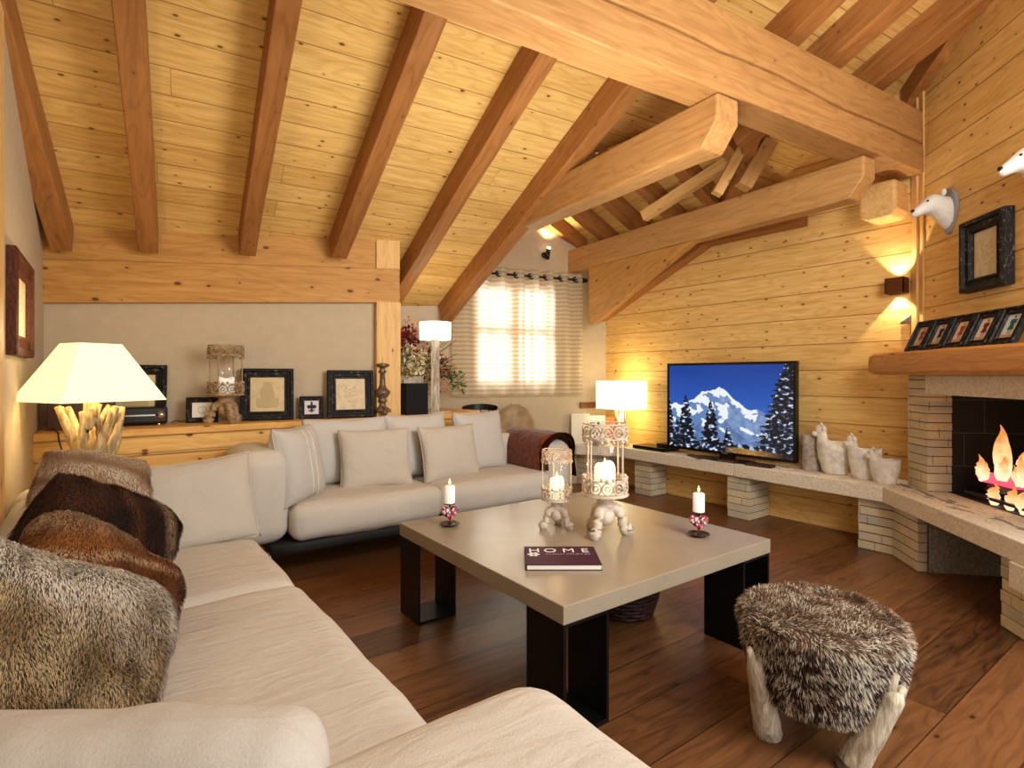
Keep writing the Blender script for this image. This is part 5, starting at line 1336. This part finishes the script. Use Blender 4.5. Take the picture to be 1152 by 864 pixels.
MB().lathe([(0, 0), (0.03, 0), (0.03, 0.02), (0, 0.02)], 18, mat=Matrix.Rotation(R(90), 4, 'X')).build('rose', M['black'], sp, smooth=True)
MB().tube([(0.0, -0.02, 0), (0.0, -0.055, -0.005)], 0.008, 8).build('arm', M['black'], sp)
MB().tube([(0.02, -0.06, 0.05), (0.005, -0.065, -0.05)], 0.024, 14).build('barrel', M['black'], sp, smooth=True)
MB().tube([(0.022, -0.06, 0.052), (0.026, -0.06, 0.075)], 0.018, 12).build('bulb', emis('halogen', (1, 0.9, 0.7, 1), 6), sp, smooth=True)
add_light('spot_light', 'SPOT', (3.61, 4.33, 2.48), 12, (1.0, 0.85, 0.6), 0.015, target=(3.75, 4.2, 3.4), spot=110, blend=0.6)

# ------------------------------------------------------------------ lamps
def drift_twists(r, n, rad, h0, h1, thick, seed, mat='drift', flare=1.0, name='driftwood_stem', lo=0.5):
    rnd = random.Random(seed)
    for k in range(n):
        a = 2 * PI * k / n + rnd.uniform(-.2, .2); mb = MB(); pts = []; rr = []
        ph = rnd.uniform(0, 6); m = 16
        for i in range(m + 1):
            s = i / m; q = rad * (lo + (flare - lo) * s ** 1.5 + 0.16 * math.sin(s * 6 + ph)); aa = a + 0.5 * math.sin(s * 3 + ph)
            pts.append(Vector((q * math.cos(aa), q * math.sin(aa), h0 + (h1 - h0) * s * (1 + 0.03 * math.sin(ph))))); rr.append(thick * (1.1 - 0.35 * s + 0.25 * noise.noise(Vector((i * .6, k, seed)))))
        mb.tube(pts, rr, 8); mb.build(name, M[mat], r, smooth=True)
tb = thing('side_table', 'small round dark side table hidden behind the left sofa under the big lamp', 'table', (-0.07, 3.20, 0))
MB().lathe([(0, 0.56), (0.2, 0.56), (0.205, 0.575), (0.2, 0.59), (0, 0.59)], 30).build('table_top', M['darkwood'], tb, smooth=False)
for k in range(3):
    a = 2 * PI * k / 3; MB().tube([(0.15 * math.cos(a), 0.15 * math.sin(a), 0), (0.1 * math.cos(a), 0.1 * math.sin(a), 0.56)], 0.014, 8).build('leg', M['darkwood'], tb)
lm = thing('table_lamp', 'large lamp with tapered cream shade on a gnarled driftwood base at the left', 'lamp', (-0.075, 3.16, 0.59))
drift_twists(lm, 13, 0.10, 0.0, 0.41, 0.019, 3, flare=1.1, lo=0.55)
MB().tube([(0, 0, 0), (0, 0, 0.44)], 0.03, 10).build('core', M['drift'], lm, smooth=True)
sz0, sz1 = 1.036 - 0.59, 1.292 - 0.59; s0, s1 = 0.212, 0.085
def shade(name, parent, zb, zt_, hb, ht, mat, rotz, th=0.004):
    mb = MB(); vs = []
    for (z, h_) in ((zb, hb), (zt_, ht)):
        for (a, b) in ((-1, -1), (1, -1), (1, 1), (-1, 1)): vs.append(Vector((a * h_[0], b * h_[1], z)))
    mb.add(vs, [(k, (k + 1) % 4, 4 + (k + 1) % 4, 4 + k) for k in range(4)])
    o = mb.build(name, mat, parent, rot=(0, 0, rotz)); s = o.modifiers.new('s', 'SOLIDIFY'); s.thickness = th; return o
shade('lamp_shade', lm, sz0, sz1, (s0, s0), (s1, s1), M['shade_warm'], R(-36 - 27))
MB().sphere((0, 0, (sz0 + sz1) / 2), 0.03).build('bulb', emis('bulb', (1, 0.85, 0.6, 1), 6), lm, smooth=True)
add_light('lamp_light', 'POINT', (-0.075, 3.16, 0.98), 5, (1.0, 0.78, 0.42), 0.05)
add_light('lamp_light', 'POINT', (-0.075, 3.16, 1.32), 5, (1.0, 0.78, 0.45), 0.05)

ln = thing('table_lamp', 'rectangular ivory shade lamp on a twig base, far end of the bench', 'lamp', (4.15, 3.84, BT))
MB().lathe([(0, 0), (0.085, 0), (0.09, 0.006), (0.085, 0.012), (0, 0.014)], 30).build('base_plate', M['chrome'], ln, smooth=True)
drift_twists(ln, 9, 0.045, 0.012, 0.40, 0.011, 8, mat='birch', flare=1.3, name='twig', lo=0.9)
shade('lamp_shade', ln, 0.37, 0.65, (0.155, 0.20), (0.155, 0.20), M['shade_yellow'], 0)
add_light('lamp_light', 'POINT', (4.15, 3.84, BT + 0.30), 4.5, (1.0, 0.84, 0.40), 0.05)
add_light('lamp_light', 'POINT', (4.12, 3.84, BT + 0.72), 3.5, (1.0, 0.82, 0.45), 0.06)

lc = thing('table_lamp', 'tall lamp with a white drum shade and square bleached post on the shelf end', 'lamp', (2.16, 4.05, 0.84))
MB().lathe([(0, 0), (0.13, 0), (0.13, 0.012), (0, 0.014)], 30).build('base_plate', M['birch'], lc, smooth=True)
MB().box((-0.034, -0.034, 0.012), (0.034, 0.034, 0.60)).build('post', M['birch'], lc, rot=(0, 0, R(-30)), bevel=0.004)
MB().lathe([(0.128, 0.60), (0.130, 0.745)], 40).build('lamp_shade', M['shade_white'], lc, smooth=True)
add_light('lamp_light', 'POINT', (2.16, 4.05, 0.84 + 0.60), 1.6, (1.0, 0.85, 0.6), 0.04)
add_light('lamp_light', 'POINT', (2.16, 4.05, 0.84 + 0.80), 2.2, (1.0, 0.85, 0.6), 0.05)

# ------------------------------------------------------------------ things on the shelf
rd = thing('radio', 'black horizontal radio with two round silver knobs on the shelf', 'radio', (0.135, 4.10, 0.84), R(-2))
MB().box((-0.15, -0.06, 0.012), (0.15, 0.07, 0.115)).build('case', M['black'], rd, bevel=0.012)
for sx in (-0.115, 0.115):
    MB().tube([(sx, -0.06, 0.065), (sx, -0.075, 0.065)], 0.023, 18).build('knob', M['chrome'], rd, smooth=True)
    MB().tube([(sx * 0.9, -0.03, 0.0), (sx * 0.9, -0.03, 0.014)], 0.015, 12).build('foot', M['chrome'], rd, smooth=True)
MB().box((-0.085, -0.0615, 0.060), (0.085, -0.060, 0.068)).build('trim_strip', M['chrome'], rd)
bx = thing('cabinet_box', 'dark reddish wooden box on the shelf behind the big lampshade', 'box', (-0.12, 4.07, 0.84), 0)
MB().box((-0.17, -0.10, 0), (0.14, 0.12, 0.17)).build('box_body', M['redwood'], bx, bevel=0.004)
MB().box((-0.175, -0.105, 0.17), (0.145, 0.125, 0.185)).build('lid', M['redwood'], bx, bevel=0.003)
ds = thing('candle_stand', 'dark carved dish stand on the shelf in the left corner', 'candlestick', (-0.235, 4.20, 1.026))
MB().lathe([(0, 0), (0.04, 0), (0.035, 0.02), (0.015, 0.04), (0.015, 0.14), (0.03, 0.16), (0.065, 0.175), (0.066, 0.19), (0, 0.185)], 24).build('stand', M['silver'], ds, smooth=True)
cd = thing('candlestick', 'tall turned tarnished candlestick on the shelf before the light post', 'candlestick', (1.635, 3.895, 0.84))
MB().lathe([(0, 0.40), (0.012, 0.40), (0.05, 0.392), (0.052, 0.378), (0.03, 0.368), (0.016, 0.355), (0.030, 0.34), (0.028, 0.33), (0.018, 0.32), (0.022, 0.24), (0.030, 0.215), (0.056, 0.19), (0.058, 0.175), (0.045, 0.155), (0.026, 0.135), (0.034, 0.125), (0.034, 0.112), (0.022, 0.10), (0.030, 0.075), (0.062, 0.055), (0.066, 0.04), (0.03, 0.035), (0, 0.03)][::-1], 28).build('stem', M['silver'], cd, smooth=True)
for k in range(3):
    a = 2 * PI * k / 3 + 0.4
    MB().tube([(0.02 * math.cos(a), 0.02 * math.sin(a), 0.06), (0.06 * math.cos(a), 0.06 * math.sin(a), 0.045), (0.072 * math.cos(a), 0.072 * math.sin(a), 0.016)], [0.018, 0.018, 0.016], 8).build('foot', M['silver'], cd, smooth=True)
MB().tube([(0, 0, 0.4), (0, 0, 0.44)], 0.002, 5).build('spike', M['silver'], cd)
spk = thing('speaker', 'small black cube loudspeaker on the shelf in front of the dried flowers', 'speaker', (1.945, 3.99, 0.84), R(-8))
MB().box((-0.088, -0.07, 0), (0.088, 0.09, 0.245)).build('cabinet', M['matblack'], spk, bevel=0.004)
MB().box((-0.082, -0.0735, 0.006), (0.082, -0.0705, 0.239)).build('grille', plain('grille cloth', rgb(10, 10, 12), 0.9, 0, 200, 0.3), spk)
vs_ = thing('flower_arrangement', 'bushy arrangement of red, cream and green dried leaves behind the black speaker', 'flowers', (2.02, 4.28, 0.84))
MB().lathe([(0, 0), (0.08, 0), (0.12, 0.1), (0.14, 0.3), (0.125, 0.3), (0.1, 0.1), (0, 0.05)], 30).build('vase', M['birch'], vs_, smooth=True)
def leaf_mass(name, centers, count, cols, seed, size=(0.02, 0.045)):
    rnd = random.Random(seed); mb = MB(); V = []; Fc = []; Cc = []
    for _ in range(count):
        c, rad = rnd.choice(centers); d = Vector((rnd.gauss(0, 1), rnd.gauss(0, 1), rnd.gauss(0, 1))).normalized() * (rnd.random() ** 0.45)
        p = Vector(c) + Vector((d.x * rad[0], d.y * rad[1], d.z * rad[2]))
        ax = (d + Vector((rnd.uniform(-1, 1), rnd.uniform(-1, 1), rnd.uniform(-1, 1))) * 0.8).normalized()
        s = ax.cross(Vector((rnd.uniform(-1, 1), rnd.uniform(-1, 1), rnd.uniform(-1, 1)))).normalized(); nn = ax.cross(s)
        L = rnd.uniform(*size); w = L * rnd.uniform(0.22, 0.36); i = len(V); col = rnd.choice(cols); k = rnd.uniform(0.75, 1.15); col = tuple(min(1, q * k) for q in col)
        V += [p, p + ax * L * 0.45 + s * w + nn * L * .06, p + ax * L, p + ax * L * 0.45 - s * w + nn * L * .06, p + ax * L * 0.5 - nn * L * .03]
        Fc += [(i, i + 1, i + 4), (i + 1, i + 2, i + 4), (i + 2, i + 3, i + 4), (i + 3, i, i + 4)]; Cc += [col] * 5
    mb.v = V; mb.f = Fc; mb.c = Cc; o = mb.build(name, M['leafcol'], vs_); o['kind'] = 'stuff'; return o
red = [l3(120, 26, 30), l3(150, 44, 40), l3(90, 20, 34), l3(176, 80, 60)]
leaf_mass('red_leaves', [((-0.08, -0.05, 0.55), (0.14, 0.12, 0.12)), ((0.05, 0, 0.48), (0.22, 0.14, 0.15)), ((0.22, -0.05, 0.38), (0.16, 0.1, 0.12)), ((0.0, 0.0, 0.62), (0.08, 0.08, 0.10))], 900, red, 1)
leaf_mass('cream_leaves', [((-0.10, -0.12, 0.36), (0.14, 0.08, 0.09)), ((-0.05, -0.1, 0.46), (0.16, 0.1, 0.1)), ((0.1, -0.1, 0.4), (0.14, 0.08, 0.1))], 420, [l3(224, 206, 160), l3(196, 170, 110), l3(240, 230, 200)], 2, (0.03, 0.06))
leaf_mass('green_leaves', [((0.22, -0.1, 0.42), (0.09, 0.06, 0.09)), ((-0.12, -0.14, 0.45), (0.07, 0.05, 0.07)), ((0.46, -0.05, 0.24), (0.07, 0.05, 0.08)), ((0.34, -0.04, 0.34), (0.14, 0.06, 0.07))], 230, [l3(96, 116, 70), l3(60, 88, 66), l3(140, 150, 80)], 3, (0.03, 0.055))
leaf_mass('rust_sprigs', [((0.05, 0.05, 0.66), (0.08, 0.06, 0.16)), ((0.28, 0.02, 0.22), (0.14, 0.08, 0.09)), ((0.36, 0.0, 0.36), (0.12, 0.06, 0.06))], 520, [l3(206, 116, 50), l3(170, 84, 40), l3(226, 150, 90)], 4, (0.012, 0.03))
mb = MB(); rnd = random.Random(5)
for k in range(26):
    a = rnd.uniform(0, 2 * PI); e = Vector((rnd.uniform(-0.15, 0.45), rnd.uniform(-0.14, 0.1), rnd.uniform(0.3, 0.72)))
    mb.tube([Vector((0.04 * math.cos(a), 0.04 * math.sin(a), 0.2)), Vector((e.x * 0.5, e.y * 0.6, 0.2 + (e.z - 0.2) * 0.65)), e], 0.002, 4)
mb.build('stems', M['darkwood'], vs_)
cw = MB(); cw.tube([(0.31 + 0.02 * i, 4.17 + 0.012 * math.sin(i * 1.4), 0.844 + 0.012 * abs(math.sin(i * 1.1))) for i in range(10)], 0.003, 5)
tag(cw.build('cable', M['darkwood'], smooth=True), 'thin dark cable on the shelf between the radio and the small frame', 'cable')
cw = MB(); cw.tube([(-0.26, 3.90, 0.86), (-0.23, 3.78, 0.845), (-0.225, 3.772, 0.80), (-0.20, 3.76, 0.7), (-0.215, 3.765, 0.6), (-0.22, 3.77, 0.5)], 0.004, 6)
tag(cw.build('cable', M['matblack'], smooth=True), 'black cable hanging down over the shelf front behind the big lamp', 'cable')

# ------------------------------------------------------------------ chairs behind the shelf end
def chair(label, loc, rz, kind):
    r = thing('dining_chair', label, 'chair', loc, rz)
    m = M['black'] if kind == 'rail' else M['tan']
    MB().lathe([(0, 0.43), (0.19, 0.43), (0.205, 0.445), (0.19, 0.46), (0, 0.462)], 28, sy=0.95).build('seat', m, r, smooth=True)
    for sx in (-1, 1):
        for sy in (-1, 1): MB().tube([(sx * 0.14, sy * 0.13, 0.435), (sx * 0.2, sy * 0.19, 0)], 0.013, 8).build('leg', M['black'], r, smooth=True)
    # backrest is on local +y
    mb = MB(); vs = []; fs = []; nu, nv = 20, 12
    if kind == 'rail':
        for i in range(nu + 1):
            a = R(-58 + 116 * i / nu); x = 0.20 * math.sin(a); y = 0.03 + 0.17 * math.cos(a); top = 0.885 - 0.02 * (2 * i / nu - 1) ** 2
            vs += [Vector((x, y, top - 0.055)), Vector((x, y, top)), Vector((x * 0.9, y - 0.02, top)), Vector((x * 0.9, y - 0.02, top - 0.055))]
        for i in range(nu):
            for k in range(4): a_ = i * 4 + k; b_ = i * 4 + (k + 1) % 4; fs.append((a_, b_, b_ + 4, a_ + 4))
        fs.append((3, 2, 1, 0)); fs.append((nu * 4, nu * 4 + 1, nu * 4 + 2, nu * 4 + 3)); mb.add(vs, fs); mb.build('back_rail', m, r, smooth=False)
        for q in (-0.16, -0.08, 0, 0.08, 0.16): MB().tube([(q * 0.9, 0.15, 0.45), (q, 0.19 - q * q * 2.2, 0.85)], 0.007, 6).build('spindle', m, r)
    else:
        for j in range(nv + 1):
            v = j / nv; z = 0.45 + 0.42 * v
            for i in range(nu + 1):
                u = 2 * i / nu - 1; w = 0.20 * (1 - 0.25 * v) * math.sqrt(max(0.0, 1 - max(0, (v - 0.62) / 0.38) ** 2.6)) ** 1
                w = max(w, 0.03); vs.append(Vector((w * u, 0.17 + 0.06 * v - 0.09 * u * u * (w / 0.2), z)))
        for j in range(nv):
            for i in range(nu): a_ = j * (nu + 1) + i; fs.append((a_, a_ + 1, a_ + nu + 2, a_ + nu + 1))
        mb.add(vs, fs); o = mb.build('shell_back', m, r, smooth=True); s = o.modifiers.new('s', 'SOLIDIFY'); s.thickness = 0.014
chair('black bentwood chair rail showing over the shelf end below the curtain', (2.67, 4.14, 0), R(-30), 'rail')
chair('worn tan leather shell chair back behind the back sofa below the curtain', (3.02, 4.06, 0), R(-28) , 'shell')

# ------------------------------------------------------------------ books and box at the far end of the bench
def book(label, loc, rz, w, h, t, tilt, cover, fn=None):
    r = thing('book', label, 'book', loc, group='books standing in the bench corner'); r.matrix_world = leaning(loc[0], loc[1], loc[2], rz, tilt)
    MB().box((-w / 2, 0, 0), (w / 2, t, h)).build('pages', M['paper'], r)
    MB().box((-w / 2 - 0.003, -0.003, 0), (w / 2, 0, h + 0.003)).build('front_cover', cover, r)
    if fn: art(w * 0.96, h * 0.96, 30, 30, fn, y=-0.0036).build('cover_print', M['vcol'], r, loc=(0, 0, h / 2))
BC = R(-40)
book('large pale book standing open-faced at the window end of the bench', (3.935, 4.20, BT), BC, 0.19, 0.31, 0.02, 10, plain('cream cover', rgb(236, 230, 212), 0.6))
def bwcover(u, v): return l3(230, 228, 220) if v < .35 or (v > .8) else (l3(60, 66, 80) if (abs(u - .2) < .14 or abs(v - .5) < .05 or fbm(u * 6, v * 6, 7) > .3) else l3(214, 214, 210))
book('black and white picture book leaning beside the pale book', (4.08, 4.11, BT), BC, 0.17, 0.29, 0.02, 9, plain('grey cover', rgb(200, 200, 196), 0.6), bwcover)
book('orange-brown book standing just left of the twig lamp', (4.235, 4.05, BT), BC, 0.13, 0.27, 0.02, 6, plain('orange cover', rgb(186, 100, 44), 0.6))
sb_ = thing('storage_box', 'low round grey box in front of the books on the bench', 'box', (4.02, 4.03, BT))
MB().lathe([(0, 0), (0.09, 0), (0.09, 0.14), (0.094, 0.142), (0.094, 0.16), (0, 0.165)], 28).build('box_body', M['grey_bark'], sb_, smooth=False)
pl = thing('wooden_plaque', 'small brown wooden board on the wall behind the books', 'board'); pl.matrix_world = frame_mat((4.11, 4.305, 0.80), WD)
MB().box((-0.08, -0.02, 0.0), (0.12, -0.001, 0.06)).build('board', M['bronze'], pl)
